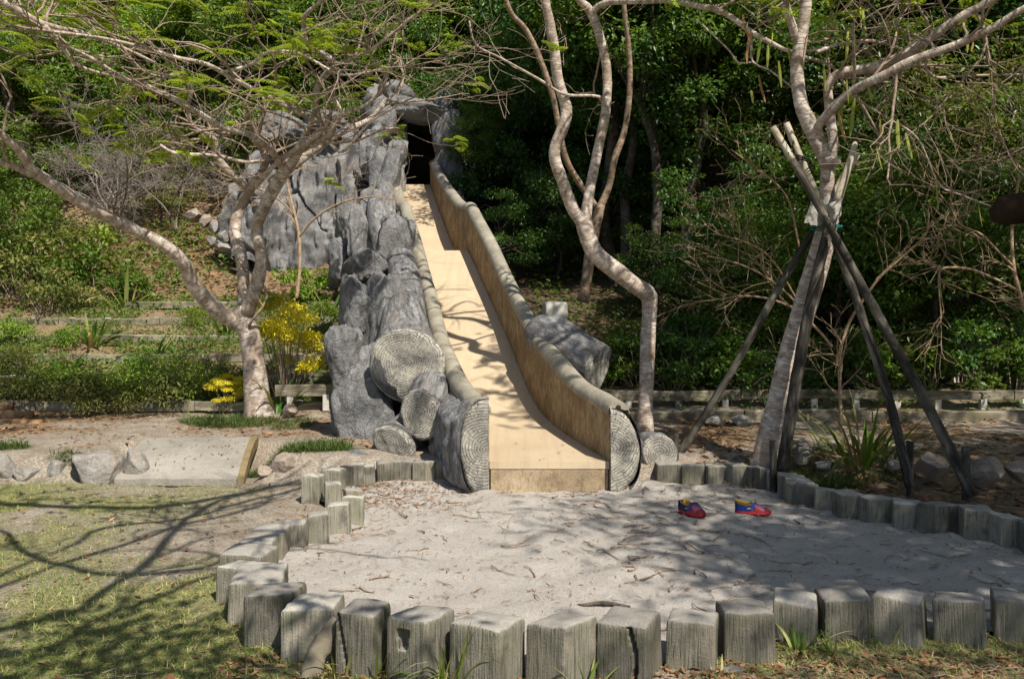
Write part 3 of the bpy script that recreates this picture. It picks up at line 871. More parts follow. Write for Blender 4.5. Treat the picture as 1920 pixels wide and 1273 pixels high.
# right-hand logs
lg = log(rows_([(1012, 622, 8.35, .17), (1040, 638, 8.15, .215), (1085, 668, 7.95, .22), (1122, 688, 7.85, .205)]), 24)
end_face(lg, P(1125, 690, 7.84), (.86, -.48, -.12), .205, .215, 8)
lg = log(rows_([(1238, 850, 6.72, .135), (1228, 842, 7.05, .13), (1215, 836, 7.4, .12)]), 27)
end_face(lg, P(1239, 851, 6.69), (.18, -.97, .02), .14, .145, 9)
# split logs that flank the foot of the slide
def half_log(s, xw, zc, r0, r1, ry, seed):
    n, k = 46, 44
    a = np.linspace(math.pi / 2, 3 * math.pi / 2, k) if s < 0 else np.linspace(math.pi / 2, -math.pi / 2, k)
    rows = []
    for i in range(n):
        t = i / (n - 1); d = 6.135 + 1.5 * t ** 1.3
        rx = r0 + (r1 - r0) * sstep(0, .26, t); sh = .24 * (d - 6.17)
        ryy = ry * (1 + .0 * t); cz = zc - .05 * t
        ca, sa = np.cos(a), np.sin(a)
        e = np.sign(ca) * np.abs(ca) ** .8
        rows.append(np.stack([xw - sh + e * rx, np.full(k, d), cz + np.sign(sa) * np.abs(sa) ** .85 * ryy], 1))
    V = np.array(rows); q = V.reshape(-1, 3)
    nn = (fbm(q * [4, 1.5, 4], 4, seed) + .5 * fbm(q * 11, 4, seed + 2)).reshape(n, k)
    w = np.clip(np.arange(n) / 6, .1, 1)[:, None] * np.sin(np.linspace(0, math.pi, k))[None] ** .5
    V[:, :, 0] += s * .05 * nn * w; V[:, :, 2] += .03 * nn * w
    mb = MB(); mb.grid(V, flip=(s < 0))
    lg = mb.build('split_log', M['log'], slide)
    a0, a1 = (math.pi / 2, 1.5 * math.pi) if s < 0 else (-math.pi / 2, math.pi / 2)
    end_face(lg, (xw, 6.13, zc), (s * .12, -1, 0), r0 * 1.04, ry * 1.02, seed, 0, .02, a0, a1)
half_log(-1, XL[0] - .002, .29, .20, .29, .345, 33)
half_log(1, XR[0] + .002, .27, .20, .25, .30, 36)

# ------------------------------------------------------------------ kerb posts round the sand
def post_mesh(seed, w, h, flaw=None):
    rng = np.random.default_rng(seed)
    prof = np.array([(-.22, 1.0), (0, 1.0), (h * .5, .995), (h * .88, .995), (h * .94, .985), (h * .97, .965), (h * .99, .93), (h * 1.01, .84), (h * 1.035, .45), (h * 1.04, .0)])
    zf = np.concatenate([[-.22, 0], np.linspace(h * .06, h * .86, 22), prof[3:, 0]])
    side = []
    for k in range(4):
        ca, sa = [(1, 0), (0, 1), (-1, 0), (0, -1)][k]
        q = [(1, t) for t in np.linspace(-.88, .88, 27)] + [(.985, .95), (.95, .985)]
        side += [(u * ca - v * sa, u * sa + v * ca) for u, v in q]
    side = np.array(side) * w / 2; m = len(side)
    sl = rng.normal(0, .05, 2)
    gro = 1 + .006 * fbm(np.stack([side[:, 0] * 90, side[:, 1] * 90, np.full(m, seed * 1.3)], 1), 2, seed + 9)   # shallow upright grooves
    rows = []
    for k, z in enumerate(zf):
        f = np.interp(z, prof[:, 0], prof[:, 1])
        xy = side * f * (1 + .10 * max(0, (h * .5 - z))) * (gro[:, None] if z < h * .97 else 1)
        zz = z + (xy @ sl) * sstep(h * .4, h * .8, z)
        q = np.concatenate([xy * 9, np.full((m, 1), z * 2.5)], 1) + seed * 2.1
        g = 1 + .024 * fbm(q, 3, seed)
        p = np.concatenate([xy * g[:, None], (zz + .006 * fbm(q * 1.6, 2, seed + 4))[:, None]], 1)
        front = side[:, 1] < -w * .44
        if flaw == 'notch':
            hole = front & (np.abs(p[:, 0] + .012) < .026 - .010 * (h * .82 - z) / h * 3) & (z > h * .5) & (z < h * .84)
            p[hole, 1] += .035
        if flaw == 'crack':
            slot = front & (np.abs(p[:, 0] - w * .22 - .012 * math.sin(z * 22)) < .007)
            p[slot, 1] += .055 * (z < h * .98)
        if flaw == 'split':
            slot = front & (np.abs(p[:, 0] + w * .30 + .2 * (z - h * .5)) < .006)
            p[slot, 1] += .04 * (z < h * .98)
        rows.append(p)
    mb = MB(); mb.grid(np.array(rows), wrap_u=True)
    return mb

ORD = ["first", "second", "third", "fourth", "fifth", "sixth", "seventh", "eighth", "ninth", "tenth", "eleventh", "twelfth", "thirteenth",
       "fourteenth", "fifteenth", "sixteenth", "seventeenth", "eighteenth", "nineteenth"]
rngp = random.Random(4)
# turns of the near posts as the photo shows them (0 = face on)
front_rot = [.1, .15, -.1, .1, .05, .3, .55, .5, .75, .45, .3, .05, .3, .1, .55, .5, .4]
front_note = {5: "split, with a slab leaning off its side", 6: "with a notched hole in its face", 9: "with a deep crack down its corner", 8: "turned corner-on"}
def make_post(row, seed, rot, label, flaw=None):
    x, d, w = post_at(row)
    w = w * (.82 if 213 <= seed < 219 else .97 if 200 <= seed < 300 else 1.0)
    w = min(w / (abs(math.cos(rot)) + abs(math.sin(rot))) * 1.05, .205)
    h = (row[3] - row[2]) * d / FPX
    zt = CAMH + (HOR - row[2]) * (d + w * .3) / FPX      # top height from the photo
    h = max(zt * (.86 if seed < 200 else .97), .085) * rngp.uniform(.94, 1.06)
    mb = post_mesh(seed, max(w, .09), h, flaw)
    o = mb.build('kerb_post', M['post'])
    o.location = (x, d + w * .5, 0)
    o.rotation_euler = (rngp.uniform(-.03, .03), rngp.uniform(-.03, .03), -rot)
    tag(o, label, 'post', 'timber posts edging the sandpit')
    return o
for i, r in enumerate(ring_front):
    lab = f"timber post {front_note[i]}, in the front sandpit edge" if i in front_note else \
        f"grey timber post, {ORD[i]} from the left in the front edge of the sandpit"
    o = make_post(r, 100 + i, front_rot[i], lab, {5: 'split', 6: 'notch', 9: 'crack'}.get(i))
for i, r in enumerate(ring_left):
    make_post(r, 200 + i, rngp.uniform(-.35, .3), f"grey timber post in the left curve of the sandpit edge, {ORD[i]} counted from the slide")
for i, r in enumerate(ring_right):
    make_post(r, 300 + i, rngp.uniform(-.2, .35), f"shaded dark timber post behind the shoes, {ORD[i]} from the slide along the far right edge")
# slab fallen off the split post
x, d, w = post_at(ring_front[5])
mb = MB()
pts, rad = spline([[-.685, 3.02, -.03, .013], [-.668, 3.04, .03, .016], [-.635, 3.08, .10, .015], [-.600, 3.10, .165, .007]], .01)
mb.tube(pts, rad, 10, .25, 3, flat=2.2)
tag(mb.build('timber_slab', M['plank']), "split-off slab of timber leaning against a post of the front sandpit edge", 'timber slab')

# ------------------------------------------------------------------ trees traced from the photograph
def tree_from(name, label, base, limbs, mat, knob=.07, group=None, first='trunk'):
    root = thing(name, base, label, 'tree', group)
    paths = []
    for k, rows in enumerate(limbs):
        pts, rad = spline(trace(rows), .05)
        paths.append((pts, rad))
        mb = MB(); mb.tube(pts, rad, 16 if rad.max() > .04 else 9, knob, 31 + k * 3)
        mb.build(first if k == 0 else 'limb', mat, root)
    return root, paths

def feather(mb, p, d, L, rng, pairs=13, w=.055, rnd=None):
    d = nrm(d); s = nrm(np.cross(d, [0, 0, 1.0])); n = np.cross(s, d)
    t = np.linspace(.12, 1, pairs)
    c = p + np.outer(t, d) * L - np.outer(t ** 2, [0, 0, 1.0]) * L * .25
    wl = w * (1.25 - .75 * t)
    for q in (1, -1):
        ax = s * q + d * .45 + np.array([0, 0, -.12])
        mb.leaves(c, np.repeat(ax[None], pairs, 0) + rng.normal(0, .08, (pairs, 3)), np.repeat(n[None], pairs, 0), wl, .017, rng, .15,
                  rnd if rnd is not None else None)

def feather_cluster(mb, p, rng, n=8, L=(.14, .28), d0=None):
    for k in range(n):
        a = rng.uniform(0, 2 * math.pi)
        d = np.array([math.cos(a), math.sin(a), rng.uniform(-.1, .35)])
        if d0 is not None: d = nrm(d + .6 * np.asarray(d0))
        feather(mb, np.asarray(p) + rng.normal(0, .03, 3), d, rng.uniform(*L), rng)

# --- left tree with low spreading limbs
LT = [
 [(486, 790, 84, 8.80), (483, 768, 64, 8.80), (478, 700, 52, 8.8), (470, 640, 50, 8.8), (458, 598, 54, 8.8), (452, 575, 50, 8.8)],
 [(462, 612, 40, 8.8), (430, 597, 40, 8.75), (398, 573, 37, 8.6), (364, 535, 33, 8.45), (345, 495, 31, 8.3), (308, 460, 29, 8.1), (250, 430, 27, 7.9), (180, 396, 28, 7.6), (110, 352, 27, 7.4), (62, 320, 24, 7.2), (38, 285, 19, 7.0), (0, 250, 16, 6.8), (-60, 200, 14, 6.6)],
 [(62, 328, 18, 7.2), (30, 314, 15, 7.1), (0, 303, 15, 7.0), (-60, 280, 12, 6.9)],
 [(458, 592, 34, 8.8), (457, 540, 28, 8.85), (452, 480, 28, 8.85), (440, 430, 27, 8.9), (452, 385, 24, 8.9), (472, 350, 22, 8.85), (492, 322, 20, 8.8)],
 [(462, 352, 16, 8.85), (435, 328, 18, 8.7), (410, 298, 17, 8.6), (402, 262, 15, 8.5), (385, 250, 9, 8.4), (360, 236, 9, 8.3), (352, 200, 10, 8.2), (358, 170, 9, 8.1), (335, 140, 8, 8.0), (300, 150, 6, 7.9)],
 [(462, 588, 34, 8.75), (482, 530, 31, 8.7), (490, 482, 27, 8.6), (481, 430, 25, 8.6), (495, 390, 27, 8.5), (522, 340, 29, 8.4), (548, 302, 26, 8.3), (572, 268, 21, 8.2), (615, 258, 18, 8.0), (627, 230, 16, 7.9), (640, 216, 12, 7.8), (628, 190, 11, 7.7)],
 [(508, 345, 24, 8.5), (548, 312, 22, 8.6), (588, 282, 20, 8.7), (640, 248, 17, 8.8), (690, 226, 12, 8.9), (720, 195, 8, 8.9)],
 [(532, 318, 18, 8.35), (508, 282, 15, 8.1), (470, 254, 14, 7.9), (420, 240, 14, 7.7), (368, 210, 15, 7.5), (330, 188, 14, 7.35), (280, 165, 13, 7.2), (235, 150, 11, 7.0), (180, 115, 9, 6.8), (120, 82, 7, 6.6)],
 [(556, 288, 16, 8.25), (590, 215, 14, 8.1), (592, 175, 15, 8.0), (606, 145, 16, 7.9), (628, 122, 16, 7.8), (604, 100, 13, 7.7), (578, 88, 12, 7.6), (570, 55, 11, 7.5), (572, 30, 10, 7.4), (600, 5, 9, 7.3), (640, -30, 8, 7.2)],
 [(600, 230, 14, 8.1), (555, 208, 12, 7.9), (500, 180, 12, 7.7), (440, 150, 11, 7.5), (390, 122, 10, 7.3), (330, 108, 9, 7.1), (250, 85, 8, 6.9), (180, 70, 7, 6.7), (100, 60, 6, 6.5)],
 [(-50, -30, 20, 6.2), (20, 12, 19, 6.3), (70, 42, 17, 6.5), (110, 54, 14, 6.7), (160, 64, 11, 6.9), (230, 90, 8, 7.1), (290, 118, 6, 7.3)],
 [(85, 50, 11, 6.5), (115, 85, 10, 6.7), (150, 125, 8, 6.9), (240, 150, 6, 7.2)],
 [(628, 122, 9, 7.8), (660, 110, 8, 7.6), (700, 90, 7, 7.5), (740, 60, 6, 7.4), (790, 20, 5, 7.2)],
 [(640, 216, 9, 7.8), (690, 195, 8, 7.7), (720, 160, 7, 7.6), (730, 120, 6, 7.5)],
 [(610, 262, 8, 8.0), (640, 285, 8, 7.8), (665, 262, 6, 7.7), (700, 225, 5, 7.6), (760, 190, 4, 7.5)],
 [(480, 350, 12, 8.7), (505, 320, 12, 8.4), (540, 290, 12, 8.2), (600, 250, 11, 8.0), (618, 222, 9, 7.9)],
 [(300, 272, 6, 7.7), (330, 288, 8, 7.8), (400, 292, 8, 8.0), (470, 305, 8, 8.2), (510, 290, 9, 8.3)],
 [(420, 135, 7, 7.4), (470, 122, 8, 7.5), (500, 100, 7, 7.4), (560, 100, 6, 7.3), (640, 140, 6, 7.3), (720, 130, 5, 7.2)],
]
lt, lpaths = tree_from('spreading_tree', "pale barked spreading tree on the left, its bare limbs reaching far over the bank", P(486, 786, 8.8), LT, M['bark_pale'])
rng = np.random.default_rng(8)
tw, fo = MB(), MB()
tips = []
for k, (pts, rad) in enumerate(lpaths):
    if k in (0, 3, 5): lo, hi, cnt = .6, 1.0, 1
    elif k in (1,): lo, hi, cnt = .75, 1.0, 4
    elif k in (6, 8, 13, 14, 15): lo, hi, cnt = .4, 1.0, 3
    else: lo, hi, cnt = .2, 1.0, 7
    L = len(pts)
    for j in range(cnt):
        i = min(L - 2, int(L * rng.uniform(lo, hi)))
        tdir = nrm(pts[i + 1] - pts[i])
        side = nrm(np.cross(tdir, [0, 0, 1.0])) * rng.choice([-1, 1])
        d = nrm(tdir * .5 + side * .6 + [0, 0, rng.uniform(-.1, .35)] + rng.normal(0, .2, 3))
        grow(tw, pts[i], d, rng.uniform(.6, 1.25), min(rad[i] * .6, .016), rng, 2, .42, .03, .45, (2, 4), .8, tips, 6, .09)
    if k: grow(tw, pts[-1], pts[-1] - pts[-2], .85, rad[-1] * .9, rng, 2 if k in (5, 6, 13, 14, 15, 3) else 3, .42, .04, .45, (2, 4), .8, tips, 6, .09)
tw.build('twigs', M['twig'], lt)
for px, py, n in [(600, 62, 10), (556, 88, 8), (575, 100, 7), (352, 152, 8), (520, 172, 7), (545, 190, 5), (700, 162, 6), (165, 22, 9), (110, 28, 8), (22, 128, 9), (48, 138, 6), (40, 92, 6),
                  (270, 8, 6), (360, 8, 7), (500, 58, 8), (190, 197, 5), (160, 242, 4), (300, 62, 6), (240, 40, 7), (60, 75, 6), (420, 95, 6), (640, 40, 6), (470, 20, 6), (30, 30, 8), (380, 260, 4), (560, 30, 6), (610, 85, 7)]:
    feather_cluster(fo, P(px, py, rng.uniform(6.8, 7.8)), rng, max(3, n - 2), (.14, .30))
for p, d, r in tips:
    if rng.random() < .06: feather_cluster(fo, p, rng, 4, (.10, .2), d)
fo.build('foliage', M['leaf_lime'], lt)

# --- pale forked tree right of the slide
MT = [
 [(1207, 812, 46, 7.9), (1209, 790, 38, 7.9), (1212, 720, 34, 7.9), (1215, 640, 35, 7.9), (1218, 585, 34, 7.9), (1218, 558, 38, 7.88), (1206, 545, 38, 7.86), (1186, 532, 36, 7.85), (1150, 504, 40, 7.8), (1115, 472, 40, 7.8), (1098, 428, 39, 7.8), (1093, 405, 36, 7.8)],
 [(1094, 420, 30, 7.8), (1074, 392, 28, 7.8), (1054, 338, 27, 7.8), (1039, 288, 26, 7.75), (1056, 238, 28, 7.7), (1062, 203, 26, 7.7), (1046, 150, 24, 7.65), (1040, 98, 24, 7.6), (1031, 45, 22, 7.55), (1022, -5, 20, 7.5), (1016, -90, 17, 7.5), (990, -220, 12, 7.4)],
 [(1098, 412, 28, 7.8), (1104, 368, 23, 7.85), (1118, 296, 22, 7.9), (1135, 212, 22, 7.9), (1138, 135, 21, 7.9), (1124, 68, 20, 7.8), (1107, 22, 20, 7.75), (1082, -4, 16, 7.7), (1050, -60, 13, 7.6)],
 [(1108, 30, 16, 7.75), (1122, 12, 15, 7.7), (1150, 4, 15, 7.6), (1200, 3, 14, 7.4), (1255, 2, 13, 7.2), (1310, 12, 14, 7.0), (1357, 24, 13, 6.9), (1408, 60, 12, 6.8), (1440, 78, 11, 6.7), (1490, 98, 8, 6.6), (1560, 88, 6, 6.5)],
 [(1142, 187, 9, 7.9), (1110, 180, 7, 7.8), (1058, 177, 7, 7.6), (1008, 148, 6, 7.4), (940, 110, 5, 7.2), (892, 84, 4, 7.0), (880, 40, 4, 6.9)],
 [(1410, 62, 6, 6.8), (1411, 116, 5, 6.8), (1440, 130, 5, 6.75), (1485, 164, 4, 6.7)],
 [(1411, 117, 4, 6.8), (1384, 118, 4, 6.8), (1368, 96, 4, 6.8), (1304, 35, 3, 6.8)],
]
mt, mpaths = tree_from('forked_tree', "pale crooked tree with a bent lower trunk, forking in two beside the slide", P(1208, 802, 7.9), MT, M['bark_pale'])
rng = np.random.default_rng(18)
tw, fo, tips = MB(), MB(), []
for k, cnt in ((1, 2), (2, 2), (3, 8), (4, 3)):
    pts, rad = mpaths[k]
    for j in range(cnt):
        i = min(len(pts) - 2, int(len(pts) * rng.uniform(.5 if k != 3 else .2, 1)))
        d = nrm((pts[i + 1] - pts[i]) * 8 + rng.normal(0, .5, 3) + [0, -.2, .2])
        grow(tw, pts[i], d, rng.uniform(.6, 1.1), min(rad[i] * .45, .012), rng, 2, .4, .03, .5, (2, 4), .8, tips)
for z, n in ((3.9, 3), (4.6, 3)):      # the branching above the frame
    for j in range(n):
        s = mpaths[1][0][-1] if j % 2 else mpaths[2][0][-1]
        grow(tw, s, [rng.normal(.5, .8), rng.normal(-.3, .5), .45], 1.6, .022, rng, 2, .3, .02, .5, (3, 4), .85, tips)
tw.build('twigs', M['twig'], mt)
for p, d, r in tips:
    if rng.random() < .15 and p[2] > 3.6: feather_cluster(fo, p, rng, 2, (.12, .25), d)
for k in range(55):  # unseen leaf clumps added above the frame to shade the bank behind
    c = np.array([rng.uniform(1.7, 3.6), rng.uniform(6.6, 9.0), 0]); c[2] = CAMH + .36 * c[1] + rng.uniform(.25, 1.3)
    n = 110; v = rng.normal(0, 1, (n, 3)) * [.24, .24, .1]
    fo.leaves(c + v, nrm(v), rng.normal(0, .4, (n, 3)) + [0, 0, 1], .09 * rng.uniform(.6, 1.3, n), .045, rng)
fo.build('foliage', M['leaf_lime'], mt)

# --- second, darker tree behind it
BT = [
 [(1092, 566, 30, 10.6), (1098, 540, 26, 10.6), (1106, 480, 26, 10.6), (1118, 420, 24, 10.6), (1125, 385, 22, 10.6)],
 [(1122, 395, 15, 10.6), (1084, 340, 14, 10.5), (1062, 300, 14, 10.4), (1048, 240, 13, 10.3), (1036, 180, 13, 10.2), (1010, 105, 13, 10.1), (985, 55, 12, 10), (960, 28, 12, 9.9), (945, -10, 11, 9.8), (925, -80, 9, 9.7)],
 [(1124, 392, 18, 10.6), (1142, 350, 15, 10.6), (1152, 300, 15, 10.5), (1172, 240, 14, 10.5), (1181, 160, 13, 10.4), (1178, 80, 12, 10.3), (1170, 10, 11, 10.2), (1168, -80, 9, 10.1)],
]
tree_from('slender_tree', "slender brownish tree standing directly behind the pale forked tree", P(1093, 558, 10.6), BT, bark('tan_bark', [(.10, .065, .04), (.27, .19, .13), (.40, .31, .24), (.2, .14, .09)], 14))

# --- staked tree on the right
RT = [
 [(1432, 878, 66, 6.42), (1440, 840, 60, 6.42), (1457, 770, 58, 6.42), (1480, 680, 57, 6.42), (1505, 590, 55, 6.42), (1530, 505, 52, 6.42), (1547, 440, 47, 6.42), (1553, 395, 38, 6.42), (1551, 350, 33, 6.4), (1552, 312, 32, 6.4), (1540, 280, 35, 6.4), (1518, 232, 36, 6.4), (1501, 192, 31, 6.4), (1495, 125, 30, 6.4), (1504, 60, 28, 6.38), (1511, 0, 26, 6.35), (1512, -80, 22, 6.3), (1500, -180, 16, 6.3)],
 [(1498, 92, 20, 6.4), (1488, 58, 19, 6.35), (1476, 20, 18, 6.3), (1466, -20, 17, 6.2), (1440, -90, 13, 6.1)],
 [(1548, 372, 26, 6.45), (1556, 320, 24, 6.5), (1562, 268, 22, 6.5), (1556, 210, 21, 6.5), (1552, 172, 21, 6.5), (1562, 146, 22, 6.5), (1584, 136, 22, 6.45), (1640, 126, 24, 6.4), (1700, 102, 23, 6.3), (1745, 70, 22, 6.2), (1800, 34, 20, 6.1), (1858, 2, 20, 6.0), (1940, -50, 17, 5.9), (2050, -90, 13, 5.8)],
 [(1540, 268, 24, 6.38), (1534, 238, 20, 6.34), (1562, 203, 20, 6.25), (1600, 170, 21, 6.15), (1650, 145, 21, 6.0), (1715, 112, 20, 5.9), (1790, 86, 19, 5.8), (1862, 52, 18, 5.7), (1925, 14, 16, 5.6), (2020, -30, 12, 5.5)],
 [(1548, 300, 18, 6.36), (1562, 303, 22, 6.3), (1570, 304, 20, 6.26)],
 [(1532, 98, 9, 6.4), (1580, 82, 8, 6.6), (1640, 78, 8, 6.8), (1700, 95, 6, 7.0)],
 [(1740, 112, 7, 6.0), (1735, 128, 7, 6.1), (1756, 146, 7, 6.2), (1800, 143, 6, 6.3), (1920, 140, 5, 6.4)],
 [(1510, 108, 8, 6.5), (1560, 125, 7, 6.8), (1600, 180, 6, 7.0), (1660, 220, 5, 7.1), (1720, 260, 4, 7.1), (1760, 345, 4, 7.2), (1800, 365, 4, 7.2), (1870, 392, 3, 7.2)],
]
rt, rpaths = tree_from('staked_tree', "leaning pale tree on the right propped by four wooden poles, hung with long seed pods", P(1434, 868, 6.42), RT, M['bark_pale'])
rng = np.random.default_rng(28)
tw, fo, tips = MB(), MB(), []
for k, cnt in ((0, 4), (1, 4), (2, 12), (3, 8), (5, 5), (6, 5), (7, 5)):
    pts, rad = rpaths[k]
    for j in range(cnt):
        i = min(len(pts) - 2, int(len(pts) * rng.uniform(.75 if k == 0 else .25, 1)))
        d = nrm(nrm(pts[i + 1] - pts[i]) * .7 + rng.normal(0, .55, 3) + [0, .25, -.15])
        grow(tw, pts[i], d, rng.uniform(.6, 1.1), min(rad[i] * .4, .011), rng, 2, .4, -.02, .6, (2, 4), .8, tips)
for j in range(8):
    s = rpaths[[0, 1, 2, 3][j % 4]][0][-1]
    grow(tw, s, [rng.normal(.5, .8), rng.normal(-.6, .6), .3], 1.9, .026, rng, 3, .3, .02, .45, (3, 4), .85, tips)
tw.build('twigs', M['twig'], rt)
for p, d, r in tips:
    if p[2] > 3.25 and rng.random() < .25: feather_cluster(fo, p, rng, 3, (.14, .3), d)
fo.build('foliage', M['leaf_lime'], rt)
pod_meshes = []
for k in range(5):
    r2 = np.random.default_rng(70 + k); mb = MB()
    n = 12; t = np.linspace(0, 1, n); cv = r2.uniform(-.22, .22)
    xs = cv * (t ** 2) * .5; zs = -t; wd = .055 * np.sin(np.pi * np.clip(t * .9 + .08, 0, 1)) ** .5 + .004
    for sgn in (1, -1):
        V = np.stack([np.stack([xs - wd, np.full(n, 0.0), zs], 1), np.stack([xs, np.full(n, sgn * .014), zs], 1), np.stack([xs + wd, np.full(n, 0.0), zs], 1)], 1)
        mb.grid(V, flip=sgn > 0, rnd=r2.random())
    pod_meshes.append(mb.mesh('seed_pod', M['pod'] if k < 4 else M['pod_brown']))
pods = [(1392, 28, 52, 4), (1407, 60, 60, 4), (1424, 10, 45, 0), (1452, 30, 60, 1), (1428, 70, 50, 2), (1440, 85, 44, 0), (1460, 115, 50, 3), (1422, 140, 55, 4), (1408, 170, 25, 1), (1385, 0, 40, 2), (1576, 50, 42, 0), (1590, 60, 55, 1), (1588, 150, 48, 2),
        (1582, 170, 64, 3), (1602, 185, 72, 0), (1572, 210, 60, 4), (1660, 195, 28, 1), (1683, 225, 62, 2), (1690, 255, 30, 0), (1698, 250, 52, 3), (1650, 225, 60, 1), (1642, 270, 50, 2), (1755, 340, 55, 0), (1612, 0, 55, 1), (1618, 20, 40, 2), (1834, 380, 46, 3),
        (1815, 60, 40, 0), (1825, 80, 18, 1), (1560, 20, 45, 2), (1475, 0, 40, 3), (1500, 210, 35, 1), (1700, 160, 40, 2), (1625, 150, 45, 0), (1545, 130, 40, 1), (1480, 90, 40, 2), (1665, 330, 38, 0)]
for px, py, ln, k in pods:
    o = bpy.data.objects.new('seed_pod', pod_meshes[k]); COL.objects.link(o)
    d = rng.uniform(5.9, 6.7); o.parent = rt
    o.location = [float(k2) for k2 in P(px, py, d) - np.array(rt.location)]
    s = ln * d / FPX
    o.scale = (max(s, .17) * .9, s, s); o.rotation_euler = (rng.uniform(-.2, .2), rng.uniform(-.25, .25), rng.uniform(-.9, .9))

# props of the staked tree
def pole(rows, label, seed, tip, mat='pole'):
    rows = trace(rows)
    for r_ in rows: r_[3] *= .86
    b = np.array(rows[-1][:3]); root = thing('support_pole', (b[0], b[1], 0), label, 'pole', 'poles propping the staked tree')
    pts, rad = spline(rows, .05)
    mb = MB(); mb.tube(pts, rad, 14, .06, seed); mb.build('shaft', M[mat], root)
    n = max(3, int(len(pts) * tip))
    mb = MB(); mb.tube(pts[:n] - (pts[1] - pts[0]) * .1, rad[:n] * 1.03, 14, .06, seed); mb.build('pale_top', M['pole_pale'], root)
pole([(1450, 240, 17, 6.28), (1500, 325, 20, 6.22), (1545, 405, 21, 6.15), (1580, 470, 23, 6.1), (1640, 580, 25, 5.98), (1720, 725, 27, 5.84), (1785, 850, 29, 5.72), (1823, 930, 31, 5.65)], "dark weathered pole slanting down to the far right foot of the staked tree", 41, .12)
pole([(1475, 232, 17, 6.34), (1510, 320, 20, 6.32), (1550, 410, 20, 6.25), (1580, 490, 22, 6.2), (1625, 620, 23, 6.1), (1670, 760, 24, 6.0), (1706, 912, 26, 5.9)], "mossy dark pole bending steeply to the ground just right of the strap-leaved plant", 42, .22)
pole([(1604, 268, 14, 6.3), (1582, 340, 20, 6.28), (1560, 410, 26, 6.24), (1538, 490, 28, 6.22), (1515, 590, 30, 6.2), (1492, 720, 32, 6.18), (1466, 885, 33, 6.16)], "thick lichen-grey pole standing against the front of the leaning trunk", 43, .2)
pole([(1606, 290, 20, 6.5), (1572, 350, 21, 6.52), (1530, 425, 20, 6.55), (1460, 540, 20, 6.62), (1390, 665, 20, 6.72), (1320, 780, 21, 6.85), (1268, 858, 22, 6.95)], "grey pole slanting down left from the bound tree trunk", 44, .25)
for px, y0, y1, w, d, lab in [(1268, 812, 852, 9, 6.9, "short thin stake at the foot of the left slanting pole"), (1450, 826, 885, 14, 6.12, "short stake driven in beside the leaning trunk"),
                         (1706, 828, 905, 13, 6.0, "short dark stake behind the steep mossy pole"), (1811, 838, 915, 15, 5.85, "short dark stake behind the far right pole")]:
    mb = MB(); a, b = P(px, y0, d), P(px, y1, d); b[2] = -.1
    mb.tube([a, (a + b) / 2, b], [w * d / FPX / 2] * 3, 12, .05, int(px))
    tag(mb.build('stake', M['pole']), lab, 'stake', 'stakes at the feet of the poles')
wrap = thing('trunk_wrap', P(1552, 400, 6.42), "frayed pale burlap wrapped and tied round the staked trunk where the poles cross", 'wrap')
mb = MB()
rows = []
an = np.linspace(0, 2 * math.pi, 40, endpoint=False)
for t in np.linspace(0, 1, 12):
    c = P(1553 - 6 * t, 372 + 50 * t, 6.42)
    r = .078 + .02 * t + .014 * fbm(np.stack([np.cos(an) * 2, np.sin(an) * 2, np.full(40, t * 3)], 1), 3, 5)
    z = c[2] + (.03 * fbm(np.stack([np.cos(an) * 3, np.sin(an) * 3, np.full(40, 1.0)], 1), 2, 6) if t in (0, 1) else 0)
    rows.append(np.stack([c[0] + np.cos(an) * r, c[1] + np.sin(an) * r * 1.1, z + np.zeros(40)], 1))
mb.grid(np.array(rows), wrap_u=True, flip=True)
mb.build('cloth', M['burlap'], wrap)
def cloth(cs, d, seed):
    u, v = np.meshgrid(np.linspace(0, 1, 16), np.linspace(0, 1, 16))
    px = (cs[0][0] * (1 - u) + cs[1][0] * u) * (1 - v) + (cs[3][0] * (1 - u) + cs[2][0] * u) * v
    py = (cs[0][1] * (1 - u) + cs[1][1] * u) * (1 - v) + (cs[3][1] * (1 - u) + cs[2][1] * u) * v + 5 * fbm2(u, v * .2, 5, 3, seed) * v
    dd = d - .035 * np.sin(u * 3.1) - .012 * fbm2(u, v, 4, 3, seed + 1)
    q = np.stack([(px - 960) * dd / FPX, dd, CAMH + (HOR - py) * dd / FPX], 2); b = q.copy(); b[..., 1] += .006
    mb = MB(); mb.grid(q); mb.grid(b, flip=True); mb.build('cloth_flap', M['burlap'], wrap)
cloth([(1522, 374), (1546, 378), (1542, 424), (1508, 420)], 6.30, 3)
cloth([(1548, 384), (1580, 372), (1577, 404), (1560, 416)], 6.21, 7)
mb = MB()
for k in range(4):
    c = P(1549, 423 + k * 2.6, 6.42); a = np.linspace(0, 2 * math.pi, 30)
    mb.tube(np.stack([c[0] + .1 * np.cos(a), c[1] + .125 * np.sin(a), c[2] + .012 * np.sin(a * 2 + k)], 1), [.0055] * 30, 6)
mb.build('rope_binding', M['rope'], wrap)
mb = MB()
for k in range(3):
    c = P(1505 + k * 3, 300 + k * 4, 6.3); a = np.linspace(0, 2 * math.pi, 24)
    mb.tube(np.stack([c[0] + .055 * np.cos(a), c[1] + .07 * np.sin(a), c[2] - .03 * np.cos(a)], 1), [.005] * 24, 6)
tag(mb.build('pole_lashing', M['rope_black']), "black rope lashing the two pole tops together left of the trunk", 'rope')

